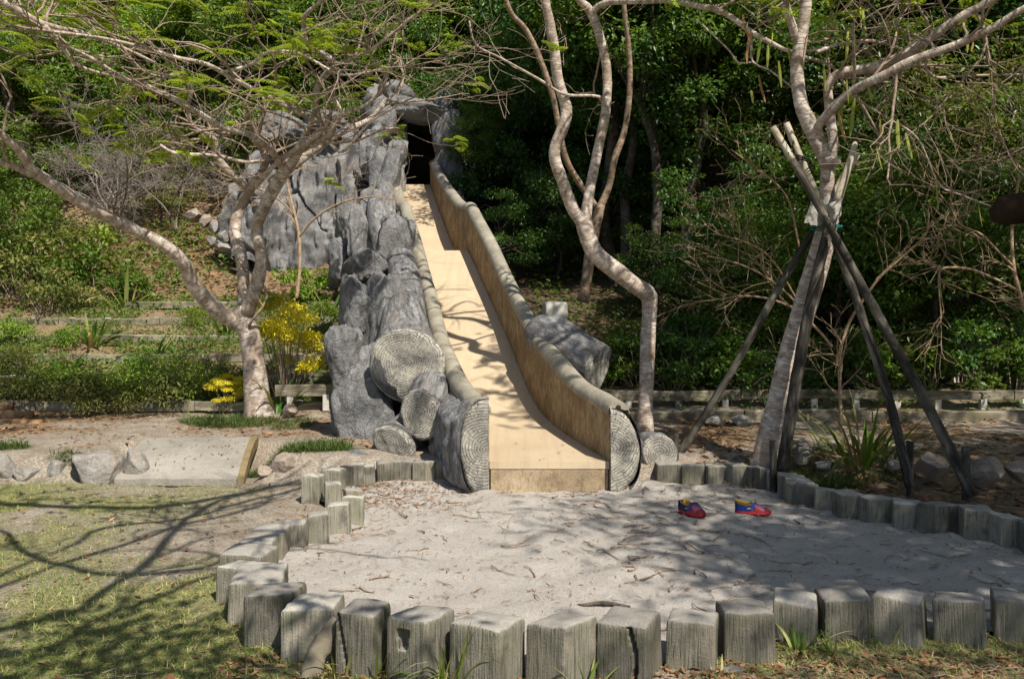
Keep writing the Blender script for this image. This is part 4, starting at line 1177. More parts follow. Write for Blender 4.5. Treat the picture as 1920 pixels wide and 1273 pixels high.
# ------------------------------------------------------------------ bare shrubs
def bare_shrub(base, label, stems, seed, mat, h=2.0, lvl=3, lean=(0, 0), name='bare_shrub'):
    rng = np.random.default_rng(seed)
    root = thing(name, base, label, 'shrub')
    mb = MB()
    for k in range(stems):
        d = np.array([rng.normal(lean[0], .35), rng.normal(lean[1], .3), 1.0])
        grow(mb, np.asarray(base) + [rng.normal(0, .06), rng.normal(0, .06), -.05], d, h * rng.uniform(.7, 1), .022 * h / 2, rng, lvl, .22, .05, .9, (4, 6), .8, None, 6, .1, .55)
    mb.build('branches', M[mat], root)
bare_shrub(P(225, 446, 15.6), "leafless grey thicket of fine twigs on the bank behind the left tree's long limb", 5, 3, 'twig_grey', 2.3, 4)
bare_shrub(P(330, 430, 16.2), "leafless grey bush beside the dry leaf slope left of the rock face", 3, 5, 'twig_grey', 1.7, 4)
def traced_shrub(label, rowsets, seed, mat, tw_len=.45, lvl=2, cnt=7):
    rng = np.random.default_rng(seed); b = P(rowsets[0][0][0], rowsets[0][0][1], rowsets[0][0][3])
    root = thing('bare_shrub', b, label, 'shrub')
    mb = MB(); tw = mb
    for k, r in enumerate(rowsets):
        pts, rad = spline(trace(r), .04); mb.tube(pts, rad, 8, .05, seed + k)
        for j in range(cnt):
            i = min(len(pts) - 2, int(len(pts) * rng.uniform(.35, 1)))
            d = nrm(nrm(pts[i + 1] - pts[i]) + rng.normal(0, .5, 3) + [0, 0, .15])
            grow(tw, pts[i], d, tw_len * rng.uniform(.6, 1.3), max(.0035, rad[i] * .5), rng, lvl, .3, .02, .8, (2, 4), .7, None, 5, .07)
    mb.build('branches', M[mat], root)
traced_shrub("leafless tan sapling with fanning twigs behind the poles of the staked tree",
  [[(1574, 850, 8, 8.1), (1576, 780, 8, 8.1), (1574, 700, 8, 8.1), (1574, 660, 8, 8.1)],
   [(1574, 660, 7, 8.1), (1590, 610, 7, 8.1), (1610, 575, 7, 8.0), (1650, 520, 6, 7.9), (1700, 475, 5, 7.8), (1735, 440, 4, 7.7), (1742, 400, 3, 7.6)],
   [(1560, 650, 6, 8.1), (1535, 620, 6, 8.1), (1490, 580, 6, 8.0), (1440, 560, 5, 7.9), (1390, 555, 4, 7.9), (1350, 562, 3, 7.9)],
   [(1520, 600, 5, 8.0), (1470, 545, 5, 7.9), (1420, 510, 4, 7.9), (1370, 490, 4, 7.8), (1325, 480, 3, 7.8)],
   [(1510, 590, 5, 8.0), (1450, 490, 4, 7.9), (1400, 455, 4, 7.8), (1350, 440, 3, 7.8), (1320, 420, 3, 7.8)],
   [(1500, 470, 5, 7.8), (1480, 380, 4, 7.8), (1450, 340, 4, 7.8), (1410, 310, 3, 7.8), (1370, 280, 3, 7.8)]], 61, 'twig_tan')
traced_shrub("reddish bare shrub with forked twigs at the right edge",
  [[(1935, 800, 11, 7.4), (1928, 620, 10, 7.4), (1915, 560, 9, 7.4), (1902, 510, 9, 7.4), (1897, 455, 8, 7.4), (1900, 400, 7, 7.4), (1912, 330, 6, 7.4)],
   [(1908, 545, 7, 7.4), (1870, 525, 6, 7.3), (1820, 505, 6, 7.3), (1770, 503, 5, 7.2), (1760, 520, 4, 7.2), (1765, 600, 3, 7.2)],
   [(1900, 500, 6, 7.4), (1870, 470, 5, 7.3), (1840, 440, 5, 7.3), (1800, 420, 4, 7.2), (1780, 380, 3, 7.2)],
   [(1928, 430, 6, 7.4), (1940, 350, 6, 7.4), (1900, 300, 5, 7.4), (1870, 240, 4, 7.3), (1860, 160, 3, 7.3)]], 64, 'twig_tan')
traced_shrub("thin bare sapling rising beside the rock face behind the yellow shrub",
  [[(556, 560, 9, 11.8), (562, 500, 8, 11.8), (560, 440, 8, 11.8), (552, 400, 7, 11.8), (540, 350, 6, 11.8), (535, 300, 5, 11.8)],
   [(560, 445, 6, 11.8), (590, 410, 5, 11.7), (640, 380, 4, 11.6), (700, 368, 3, 11.5)],
   [(556, 420, 5, 11.8), (540, 390, 4, 11.8), (500, 360, 4, 11.7), (470, 350, 3, 11.7)]], 66, 'twig_tan', .5)

# ------------------------------------------------------------------ forest trees
def crown_mesh(seed, R, clumps, per, L, name, mat, cr=(.28, .5), hole=.0, W=.5):
    rng = np.random.default_rng(seed); mb = MB()
    R = np.asarray(R)
    cs = []
    while len(cs) < clumps:
        v = rng.normal(0, 1, 3); v = v / np.linalg.norm(v) * rng.uniform(.25, 1) ** .6
        if fbm((v * 1.3)[None] + seed, 2, seed)[0] < hole - .5: continue
        cs.append(v * R)
    cs = np.array(cs)
    for c in cs:
        n = int(per * rng.uniform(.5, 1.4)); r = rng.uniform(*cr)
        v = nrm(rng.normal(0, 1, (n, 3))) * (rng.uniform(.2, 1, n) ** .6)[:, None] * [r, r, r * .5]
        ax = nrm(v * [1, 1, .6] / r + rng.normal(0, .5, (n, 3)) + [0, 0, -.15])
        up = nrm(rng.normal(0, .45, (n, 3)) + [0, 0, 1] + .3 * c / R)
        ls = L * rng.uniform(.6, 1.25, n)
        mb.leaves(c + v, ax, up, ls, ls * W, rng, .18, np.clip(rng.uniform(.1, .9) * .5 + rng.random(n) * .5, 0, 1))
    return mb.mesh(name, mat), cs

def forest_template(name, seed, h, R, mat, clumps, per, L, cr=(.28, .5), r0=.09):
    rng = np.random.default_rng(seed + 500)
    root = bpy.data.objects.new(name, None); COL.objects.link(root)
    me, cs = crown_mesh(seed, R, clumps, per, L, 'crown', mat, cr)
    cr_o = bpy.data.objects.new('crown', me); COL.objects.link(cr_o); cr_o.parent = root; cr_o.location = (0, 0, h)
    mb = MB()
    k = 9; z = np.linspace(-.4, h + R[2] * .4, k)
    pts = np.stack([np.cumsum(rng.normal(0, .10, k)), np.cumsum(rng.normal(0, .07, k)), z], 1); pts[:, :2] -= pts[1, :2]
    P0, r = spline(np.concatenate([pts, np.linspace(r0, r0 * .35, k)[:, None]], 1), .15)
    mb.tube(P0, r, 10, .08, seed)
    for c in cs[rng.permutation(len(cs))[:14]]:
        a = P0[int(len(P0) * rng.uniform(.5, .95))]; b = c + [0, 0, h]
        m_ = (a + b) / 2 + rng.normal(0, .15, 3)
        q, rr = spline([[*a, r0 * .35], [*m_, r0 * .22], [*b, .008]], .2); mb.tube(q, rr, 6, .05, seed, cap=False)
    o = mb.build('trunk', M['bark_grey']); o.parent = root
    return root

T_dark = [forest_template('forest_tree', 11 + k, 3.55 + .3 * k, (1.9, 1.8, 1.7), M['leaf_dark' if k < 2 else 'leaf_mid'], 96, 250, .078) for k in range(3)]
T_bush = [forest_template('forest_tree', 31 + k, 2.3 + .3 * k, (1.7, 1.6, 1.9), M['leaf_mid' if k < 1 else 'leaf_fresh'], 96, 230, .085) for k in range(3)]
T_low = [forest_template('small_tree', 41 + k, 1.35, (1.05, .9, 1.15), M[('leaf_dark', 'leaf_mid', 'leaf_olive')[k]], 56, 170, .062, (.18, .34), .04) for k in range(3)]
rng = np.random.default_rng(99)
def spread(templ, spots, labels, cat, group, smin=.85, smax=1.2, name=None):
    spots = sorted(spots, key=lambda q: q[0] / 1.0)
    for k, sp in enumerate(spots):
        px, d = sp[:2]; v = sp[2] if len(sp) > 2 else int(rng.integers(len(templ))); sc = sp[3] if len(sp) > 3 else rng.uniform(smin, smax)
        x = (px - 960) * d / FPX
        clone(templ[v], (x, d, float(terr(x, d))), rng.uniform(0, 6.28), sc, labels(k), cat, group)
dark_spots = [(1170, 12.6, 1, 1.0), (1225, 11.9, 2, .95), (1300, 12.3, 0, 1.0), (1110, 15.6, 0), (1050, 17.0, 0), (1230, 13.6, 1, .95), (1150, 13.0), (1245, 14.8), (1330, 13.4), (1420, 15.0), (1500, 13.1), (1600, 14.6), (1700, 13.2), (1790, 14.6), (1885, 13.1), (1990, 14.2),
              (900, 17.5), (1040, 18.2), (1190, 17.4), (1340, 18.0), (1490, 17.3), (1640, 18.3), (1800, 17.6), (1960, 18.0)]
spread(T_dark, dark_spots, lambda k: f"dark evergreen forest tree on the shaded slope, number {k + 1} counting rightwards from the slide", 'tree', 'evergreen trees on the shaded slope')
tall_spots = [(1330, 14.0, 2, 1.4), (1380, 13.8, 1, 1.4), (1540, 13.4, 2, 1.4), (1720, 13.9, 1, 1.4), (1900, 13.5, 2, 1.4)]  # added trees, their crowns above the frame shade the wood
spread(T_dark, tall_spots, lambda k: f"tall tree added for shade, its crown above the picture, number {k + 1} rightwards from the slide", 'tree', 'tall trees added for shade behind the right bank')
left_spots = [(-150, 17), (-20, 18.5), (60, 16.8), (170, 18.6), (270, 18.0, 1), (370, 19.0), (470, 17.6), (570, 18.4), (660, 17.6), (745, 18.6), (830, 17.8), (-60, 22), (110, 22.5), (260, 22), (420, 22.5), (580, 22), (720, 22.5), (860, 21.5)]
spread(T_bush, left_spots, lambda k: f"sunlit green tree on the upper left hillside, {ORD[k]} from the left edge", 'tree', 'sunlit trees on the hillside above the left bank', .9, 1.25)
low_spots = [(945, 12.6, 0, .6), (1040, 13.2, 0, .8), (1140, 13.4, 0, .8), (1225, 11.6, 0, .55), (960, 14.5, 0, 1.1), (1180, 15, 0, 1.2), (1080, 16, 0, 1.3), (1330, 10.9, 0, .9), (1410, 10.2, 1, .8), (1490, 11.4, 0, 1.1), (1590, 10.6, 1, 1.0), (1660, 11.6, 0, 1.2), (1720, 10.3, 1, 1.05), (1800, 11.2, 2, 1.2), (1860, 10.2, 0, 1.15), (1930, 11.0, 1, 1.3), (1690, 12.4, 2, 1.5), (1790, 12.6, 1, 1.5), (1580, 12.5, 0, 1.5), (1900, 12.5, 2, 1.5), (2010, 10.8, 0, 1.3)]
spread(T_low, low_spots, lambda k: f"leafy understorey tree on the right bank, number {k + 1} from the slide", 'small tree', 'understorey trees on the right bank')
for px, d, v, sc, lab in [(892, 14.0, 1, .5, "leafy tree whose fresh green sprays overhang the right side of the cave mouth"), (-40, 12.6, 1, 1.0, "bushy green tree at the left edge above the terraces"), (300, 16.6, 2, .8, "small olive tree on the bank behind the leafless thicket")]:
    x = (px - 960) * d / FPX
    clone(T_low[v], (x, d, float(terr(x, d)) + (1.35 if px == 892 else 0)), 1.3 + px, sc, lab, 'small tree')

for k, (px, d, v, sc) in enumerate([(925, 16.6, 1, 1.0), (1000, 16.2, 0, 1.0), (1070, 16.0, 2, .95), (960, 18.6, 2, 1.2), (870, 18.4, 1, 1.1)]):
    x = (px - 960) * d / FPX
    clone(T_dark[v], (x, d, float(terr(x, d)) - 2.0), 2.1 * k, sc, f"low dense evergreen behind the cave and slide top, {ORD[k]} of five from front left to back" if False else ['low dense evergreen just right of the cave mouth', 'low dense evergreen in the dark gap right of the upper slide', 'low dense evergreen behind the slender brownish tree', 'larger evergreen behind the dark gap beside the cave', 'evergreen rising directly behind the cave rocks'][k], 'tree')

# the wood beyond, one mass of foliage high on the hill
rng = np.random.default_rng(5); mb = MB()
N = 90000
wx, wy = rng.uniform(-26, 28, N), rng.uniform(20, 40, N)
wz = terr(wx, wy) + rng.uniform(0, 1, N) ** .7 * (4.0 + 2.0 * fbm2(wx, wy, .35, 3, 12))
mb.leaves(np.stack([wx, wy, wz], 1), rng.normal(0, 1, (N, 3)) * [1, 1, .5], rng.normal(0, .5, (N, 3)) + [0, -.3, 1], rng.uniform(.25, .5, N), rng.uniform(.14, .26, N), rng, .15)
tag(mb.build('forest', M['leaf_mid']), "dense green wood covering the upper hillside", 'forest', kind='stuff')

# ------------------------------------------------------------------ shrubs and plants on the banks
def shrub_template(seed, n, L, spread_, h, mat, W=.55, clumps=12, flat=.6):
    rng = np.random.default_rng(seed)
    root = bpy.data.objects.new('shrub', None); COL.objects.link(root)
    mb, st = MB(), MB()
    for c in range(clumps):
        a, rr = rng.uniform(0, 6.28), rng.uniform(0, 1) ** .5 * spread_
        top = np.array([math.cos(a) * rr, math.sin(a) * rr, h * rng.uniform(.35, 1) * (1 - .35 * rr / spread_)])
        q, r = spline([[top[0] * .15, top[1] * .15, -.05, .008], [top[0] * .6, top[1] * .6, top[2] * .55, .006], [*top, .003]], .06)
        st.tube(q, r, 5, cap=False)
        m = n // clumps; rc = spread_ * rng.uniform(.28, .5)
        v = nrm(rng.normal(0, 1, (m, 3))) * (rng.uniform(.15, 1, m) ** .6)[:, None] * [rc, rc, rc * flat]
        ax = nrm(v / rc * [1, 1, .5] + rng.normal(0, .5, (m, 3)) + [0, 0, .05]); up = nrm(rng.normal(0, .45, (m, 3)) + [0, 0, 1])
        ls = L * rng.uniform(.6, 1.3, m)
        mb.leaves(top + v, ax, up, ls, ls * W, rng, .2, np.clip(rng.uniform(0, .55) + rng.random(m) * .45, 0, 1))
    for m_, nm, mt_ in ((mb, 'foliage', mat), (st, 'stems', M['twig'])):
        o = m_.build(nm, mt_); o.parent = root
    return root
S = {'fine3': shrub_template(9, 1900, .045, .45, .34, M['leaf_olive'], .34, 16), 'broad': shrub_template(1, 900, .075, .42, .75, M['leaf_mid']), 'broad2': shrub_template(2, 900, .07, .40, .65, M['leaf_fresh']),
     'fine': shrub_template(3, 1900, .042, .42, .36, M['leaf_fresh'], .34, 16), 'fine2': shrub_template(4, 1900, .045, .45, .32, M['leaf_mid'], .34, 16),
     'dark': shrub_template(5, 1100, .066, .45, .8, M['leaf_dark']), 'olive': shrub_template(6, 1400, .07, .5, .9, M['leaf_olive'], .42, 14),
     'yellow': shrub_template(7, 7000, .034, .40, 1.15, M['leaf_yellow'], .42, 24, .35)}
rng = np.random.default_rng(77)
def shrub(kind, px, py, d, sc, label, cat='shrub', zofs=None):
    x = (px - 960) * d / FPX; z = float(terr(x, d)) if zofs is None else zofs
    clone(S[kind], (x, d, z - .03), rng.uniform(0, 6.28), sc, label, cat)
shrub('yellow', 535, 700, 9.3, (1.0, .9, 1.2), "golden yellow shrub growing right behind the left tree's trunk")
shrub('yellow', 432, 760, 9.15, (.5, .5, .42), "small low golden yellow shrub left of the left tree's base")
for k, (kd, px, d, sc) in enumerate(sorted([('olive', 40, 12.6, 1.25), ('olive', 110, 12.9, 1.25), ('broad', 180, 12.7, 1.15), ('olive', 20, 13.6, 1.5), ('broad', 235, 12.6, .8), ('broad2', 150, 13.7, 1.4), ('olive', 90, 11.9, .9)], key=lambda q: q[1])):
    shrub(kd, px, 0, d, sc, f"yellowish green leafy shrub at the top of the left terraces, {ORD[k]} from the left")
fine_spots = [(30, 9.35, 1.1), (110, 9.5, 1.0), (175, 9.3, 1.15), (255, 9.45, 1.1), (320, 9.35, 1.2), (385, 9.5, 1.0), (215, 9.1, .8), (60, 10.2, .9), (330, 10.1, .8), (150, 10.9, .8), (420, 9.9, .8), (270, 9.95, .9), (10, 11.0, .9), (390, 11.6, .8)]
for k, (px, d, sc) in enumerate(sorted(fine_spots)):
    shrub(('fine', 'fine3', 'fine3', 'fine')[k % 4], px, 0, d, sc, f"low feathery green shrub spilling over the left terrace boards, {ORD[k]} from the left")
right_shrubs = [('broad2', 1135, 9.5, .6), ('dark', 1200, 9.6, .9), ('dark', 1260, 9.4, .9), ('broad', 1180, 10.2, .8), ('dark', 1300, 10.1, 1.0), ('broad', 1345, 9.5, .9), ('dark', 1400, 9.3, .75), ('broad2', 1285, 9.6, .5), ('broad', 1370, 9.5, .5),
                ('broad', 1440, 10.0, 1.0), ('dark', 1480, 9.4, .7), ('broad', 1590, 9.8, .95), ('dark', 1640, 9.7, 1.0), ('broad2', 1690, 9.7, .85), ('broad', 1740, 9.5, 1.0), ('dark', 1800, 9.8, 1.0), ('dark', 1850, 9.6, 1.1), ('broad', 1900, 9.3, .9), ('broad', 1540, 9.8, .8)]
for k, (kd, px, d, sc) in enumerate(sorted(right_shrubs, key=lambda q: q[1])):
    shrub(kd, px, 0, d, sc, f"dark leafy shrub on the shaded bank above the right terrace boards, {ORD[k]} from the slide")
shrub('dark', 1002, 0, 9.7, .75, "young dark-leaved plant with a bare stem right of the slide wall")
shrub('broad2', 575, 0, 12.4, .9, "bright green plant climbing the foot of the grey rock face")
shrub('fine', 600, 0, 11.6, .8, "small green fern below the rock face beside the slide")

def strap_plant(x, d, z, n, L, label, seed, W=.035, mat='strap', bend=1.4, spread_=.10, cat='plant', up=.9, name='strap_plant'):
    rng = np.random.default_rng(seed); root = thing(name, (x, d, z), label, cat)
    a = rng.uniform(0, 6.28, n); o = np.stack([np.cos(a), np.sin(a), np.zeros(n)], 1)
    rt_ = np.array([x, d, z - .02]) + o * rng.uniform(0, spread_, n)[:, None]
    ax = o * rng.uniform(.15, .8, n)[:, None] + [0, 0, up]
    mb = MB(); mb.blades(rt_, ax, np.stack([-np.sin(a), np.cos(a), np.zeros(n)], 1), L * rng.uniform(.5, 1.15, n), W * rng.uniform(.6, 1.2, n), bend * rng.uniform(.5, 1.3, n), rng.random(n) ** 1.3, 5)
    mb.build('leaves', M[mat], root)
def at(px, d): return (px - 960) * d / FPX, d
for px, d, n, L, lab, W, sp in [(1620, 6.75, 90, .62, "large clump of arching strap leaves, green and dry, between the tree's poles", .034, .32), (520, 8.95, 26, .5, "green strap-leaved plant right of the left tree's base", .04, .12),
                         (170, 10.9, 26, .6, "broad strap-leaved plant growing on the upper left terraces", .065, .2), (130, 10.1, 16, .45, "smaller strap-leaved plant on the left terrace below the larger one", .06, .15),
                         (235, 12.3, 22, .6, "tall strap-leaved plant beside the dry leaf slope", .055, .25), (425, 11.2, 16, .4, "strap-leaved tuft behind the left tree's fork", .05, .12), (1290, 9.9, 22, .55, "dry pale strap-leaved plant on the bank behind the left pole", .045, .1),
                         (620, 11.9, 14, .5, "broad-leaved green plant at the foot of the rock by the slide", .09, .15), (290, 10.5, 16, .4, "dry brownish strap-leaved tuft on the left terraces", .04, .15)]:
    x, y = at(px, d); strap_plant(x, y, float(terr(x, y)), n, L, lab, int(px), W, spread_=sp)
for k, (px, py, n, L) in enumerate([(705, 1262, 26, .22), (850, 1262, 30, .26), (828, 1275, 14, .2), (1495, 1212, 34, .17), (1660, 1200, 22, .16), (1100, 1285, 14, .14), (640, 1250, 22, .15), (1820, 1215, 18, .13), (1350, 1268, 12, .1), (1560, 1215, 14, .12)]):
    d = 1.2 * FPX / (py - HOR); x = (px - 960) * d / FPX
    strap_plant(x, d - .03, 0.0, n, L, 'green grass tuft growing ' + ['between the split post and the notched post', 'in the gap right of the notched post', 'low against the right foot of the notched post', 'before the thirteenth front post from the left', 'at the left foot of the fifteenth front post from the left', 'between two posts near the middle of the front edge', 'in front of the post left of the split post', 'before the shaded far right front posts', 'at the right foot of the cracked post', 'thinly before the fourteenth front post from the left'][k],
                400 + k, .012, 'grass', 1.2, .05, 'grass', 1.0, 'grass_tuft')

# low green cover on the terraced banks
rng = np.random.default_rng(15); mb = MB()
def cover(n, x0, x1, y0, y1, L, hz, dens, tone):
    x, y = rng.uniform(x0, x1, n), rng.uniform(y0, y1, n)
    k = fbm2(x, y, 1.6, 3, 51) + rng.normal(0, .2, n) > dens
    k &= ~((x > XLs(y) - .9) & (x < XRs(y) + .35))
    x, y = x[k], y[k]; m = len(x)
    z = terr(x, y) + rng.uniform(0, 1, m) ** 1.6 * hz
    ls = L * rng.uniform(.6, 1.4, m)
    mb.leaves(np.stack([x, y, z], 1), rng.normal(0, 1, (m, 3)) * [1, 1, .5] + [0, 0, .2], rng.normal(0, .5, (m, 3)) + [0, -.2, 1], ls, ls * .5, rng, .2, np.clip(rng.normal(tone, .25, m), 0, 1))
XLs = lambda y: np.interp(y, DD, XL); XRs = lambda y: np.interp(y, DD, XR)
cover(54000, -7.5, -1.2, 9.1, 12.6, .042, .09, -.25, .55)
cover(16000, .2, 8.5, 8.9, 13.5, .06, .22, -.15, .25)
cover(9000, -9, -3.9, 12.4, 17, .08, .3, .0, .5)
cover(9000, .0, 10, 13, 19, .09, .4, .1, .1)
tag(mb.build('ground_cover', M['leaf_mid']), "low leafy ground cover creeping over the terraced banks", 'ground cover', kind='stuff')

# ------------------------------------------------------------------ terraces
def terrace(d, ztop, x0, x1, label, h=.10, gap=.0, pale=False, step=1.3, sup=.55, seed=0):
    rng = np.random.default_rng(seed + 900)
    root = thing('terrace_edging', ((x0 + x1) / 2, d, ztop - h), label, 'terrace edging')
    x = x0
    while x < x1 - .1:
        L = min(step * rng.uniform(.9, 1.3), x1 - x)
        mb = MB(); n = 16
        xs = np.linspace(x + .006, x + L - .006, n); sag = rng.uniform(-.012, .012); hh = h / 2 + rng.uniform(-.008, .006)
        sec = np.array([[-.03, -1], [.03, -1], [.03, .82], [.024, 1], [-.024, 1], [-.03, .82]])
        V = np.stack([np.stack([np.full(6, q), d + sec[:, 0] + .01 * math.sin(q * 3), ztop - h / 2 + sec[:, 1] * hh + sag * math.sin((q - x) / L * 3.1)], 1) for q in xs])
        tcs = np.stack([V[..., 1] - d, V[..., 2], V[..., 0]], 2).reshape(-1, 3)
        mb.grid(V, wrap_u=True, tc=tcs)
        for r in (0, n - 1): mb.add(V[r], [[0, 1, 2, 5], [5, 2, 3, 4]])
        mb.build('board', M['plank'], root, smooth=False); x += L
    x = x0 + rng.uniform(.1, .3)
    while x < x1:
        mb = MB(); mb.box((x, d + (.0 if gap else .045), ztop - h - (gap if gap else .0) / 2 - .02), (.06, .055, .24 if not gap else gap + .06), rng.uniform(-.1, .1))
        mb.build('support_post', M['concrete_pale'], root, smooth=False); x += sup * rng.uniform(.8, 1.25)
for k, (d, zt, x0, x1) in enumerate([(9.12, .335, -7.2, -1.75), (9.8, .545, -7.6, -1.85), (10.4, .75, -7.9, -1.9), (11.0, .955, -8.2, -2.0), (11.6, 1.165, -8.4, -2.1), (12.2, 1.375, -5.2, -2.2)]):
    terrace(d, zt, x0, x1, f"weathered terrace board on the left bank, {ORD[k]} level up from the ground", seed=k)
terrace(8.45, .305, .85, 9, "lowest terrace board running along the ground behind the staked tree", .115, seed=21)
terrace(9.08, .45, .9, 9, "terrace board raised on white stub posts on the right bank", .10, .11, seed=22, sup=.42)
terrace(9.88, .63, .9, 9, "third terrace board up the right bank, half hidden by leaves", .12, .06, seed=23, sup=.5)
terrace(10.6, .86, .9, 9, "top terrace board of the right bank, almost buried in leaves", .12, seed=24)
terrace(9.0, .50, -2.35, -1.55, "short terrace board on pale stubs between the left tree and the grey rock", .10, .1, seed=25, sup=.35)
mb = MB(); a = P(1040, 598, 9.7); rock(mb, a, (.24, .3, .36), 7, 5, .1, 14, .03)
tag(mb.build('concrete_block', M['concrete_pale']), "pale concrete block standing beside the slide wall above the terrace", 'block')
for k, (x1p, y0, y1, d, lab) in enumerate([(20, 752, 768, 9.0, "top orange-brown wooden step at the left edge"), (60, 768, 786, 8.75, "middle orange-brown wooden step at the left edge"), (78, 784, 803, 8.5, "lowest orange-brown wooden step at the left edge")]):
    xr = (x1p - 960) * d / FPX; zt = CAMH + (HOR - y0) * d / FPX
    mb = MB(); q, r = spline([[xr - 1.6, d + .05, zt - .06, .065], [xr - .7, d, zt - .06, .062], [xr, d, zt - .06, .05]], .05); mb.tube(q, r, 14, .06, k)
    tag(mb.build('wooden_step', M['plank_orange']), lab, 'step', 'orange wooden steps at the left edge')

# ------------------------------------------------------------------ humped footbridge
br = thing('footbridge', (-2.4, 7.0, 0), "small humped concrete footbridge with a curved timber edge, left of the sandpit", 'footbridge')
tt = np.linspace(0, 1, 24)
def br_z(t): return .02 + .165 * np.sin(np.clip(t * 1.15, 0, 1) * math.pi / 2)
V = []
for t in tt:
    d = 6.52 + .95 * t; xl, xr = -2.86 - .14 * t, -1.97 - .17 * t
    xs = np.linspace(xl, xr, 14); V.append(np.stack([xs, np.full(14, d), br_z(t) + .004 * fbm2(xs, xs * 0 + d, 5, 2, 3)], 1))
V = np.array(V); Vb = V.copy(); Vb[:, :, 2] -= .05
mb = MB(); mb.grid(V); mb.grid(Vb, flip=True)
for c in (0, 13): mb.grid(np.stack([V[:, c], Vb[:, c]], 1), flip=(c == 0))
mb.grid(np.stack([V[0], Vb[0]], 0), flip=True)
mb.build('deck', M['concrete'], br)
rows = []
for t in tt:
    d = 6.50 + .98 * t; x = -1.965 - .17 * t; z = br_z(t) + .018
    rows.append([[x - .004, d, z], [x + .045, d, z - .004], [x + .045, d, z - .085], [x - .004, d, z - .085]])
mb = MB(); mb.grid(np.array(rows), wrap_u=True)
mb.add(rows[0], [[0, 1, 2, 3]]); mb.add(rows[-1], [[3, 2, 1, 0]])
mb.build('edge_board', M['arch_wood'], br, smooth=False)
mb = MB(); mb.grid(np.array([[[-2.03 - .17 * t, 6.56 + .9 * t, -.03], [-2.03 - .17 * t, 6.56 + .9 * t, br_z(t) - .05]] for t in tt]))
mb.build('arch_shade', M['dark_wood_and_shade'], br)  # dark sheet standing in for the shade beneath the arch

# ------------------------------------------------------------------ field stones
stones = [(12, 882, 6.55, 44, 52, 'stone', "pale grey stone cut by the left edge"), (50, 888, 6.52, 44, 30, 'stone', "low flat pale stone second from the left edge"), (88, 872, 6.72, 28, 26, 'stone_pink', "small brownish stone behind two pale stones"), (108, 880, 6.6, 46, 40, 'stone', "grey stone between the low flat stone and the big boulder"),
          (182, 874, 6.6, 104, 64, 'stone', "largest pale boulder beside the footbridge"), (254, 868, 6.65, 44, 56, 'stone', "upright bluish stone leaning against the footbridge"), (532, 872, 6.62, 64, 60, 'stone_pink', "pinkish boulder behind the left end of the posts"), (568, 866, 6.75, 34, 36, 'stone_pink', "small pinkish stone right of the pinkish boulder"), (496, 884, 6.55, 30, 24, 'stone_pink', "small stone under the footbridge edge"),
          (590, 880, 6.7, 30, 22, 'stone', "flat little stone just behind the posts"), (1505, 852, 6.7, 40, 52, 'stone', "pale angular stone beside the leaning trunk"), (1750, 876, 6.3, 72, 56, 'stone_pink', "pale slanted stone between the two right poles"), (1852, 886, 6.25, 66, 50, 'stone_pink', "pinkish stone right of the far right pole"), (1912, 884, 6.2, 50, 40, 'stone_pink', "brown stone at the right edge"),
          (1390, 788, 8.25, 46, 26, 'stone', "grey stone at the foot of the terrace behind the leaning trunk"), (1340, 790, 8.2, 50, 22, 'stone', "low grey stone by the terrace left of the leaning trunk"), (1300, 858, 6.9, 44, 26, 'stone_pink', "rounded stone behind the far right posts' left end"), (1355, 870, 6.75, 36, 22, 'stone_pink', "small tan stone behind the back posts"),
          (1545, 872, 6.6, 40, 16, 'stone', "flat stone among leaves right of the leaning trunk"), (1676, 872, 6.5, 30, 22, 'stone', "small stone under the strap-leaved clump"), (545, 770, 8.7, 40, 22, 'stone_pink', "stone at the root of the left tree"),
          (402, 425, 14.4, 30, 30, 'stone', "top stone of the pile left of the rock face"), (418, 445, 14.2, 28, 24, 'stone', "middle stone of the pile left of the rock face"), (425, 466, 14.0, 34, 22, 'stone', "bluish bottom stone of the pile left of the rock face"), (398, 452, 14.1, 24, 20, 'stone', "rounded stone on the left of the pile by the rock face"), (385, 415, 14.8, 30, 22, 'stone_pink', "tan stone at the upper left of the pile"), (365, 405, 15.2, 36, 22, 'stone_pink', "tan flat stone heading the pile on the slope"), (670, 862, 6.85, 46, 36, 'rock', "dark stone at the foot of the grey rock by the logs")]
for k, (px, py, d, w, h, mt_, lab) in enumerate(stones):
    mb = MB(); c = P(px, py, d); rock(mb, c, (w * d / FPX * 1.12, w * d / FPX * .9, h * d / FPX * 1.12), 500 + k, 5, k * .7, 2.4, .06, 16, rng.uniform(-.3, .3))
    o = mb.build('stone', M[mt_], None, True, c); tag(o, lab, 'stone', 'field stones')

# ------------------------------------------------------------------ dark beam at the right edge
bm_ = thing('wooden_rail', (3.05, 4.9, 0), "dark brown round beam end of a wooden rail jutting in at the right edge", 'rail')
mb = MB(); q, r = spline([[*P(1868, 396, 4.9), .075], [*P(1885, 394, 4.9), .1], [*P(1960, 386, 4.9), .108], [*P(2300, 372, 4.9), .11]], .03); mb.tube(q, r, 28, .22, 4, flat=.8); mb.build('beam', M['dark_wood_and_shade'], bm_)
mb = MB(); c = P(2090, 392, 4.9); mb.tube([[c[0], 4.92, c[2]], [c[0], 4.92, .6], [c[0], 4.92, -.2]], [.07, .075, .08], 14, .06, 5); mb.build('post', M['dark_wood_and_shade'], bm_)

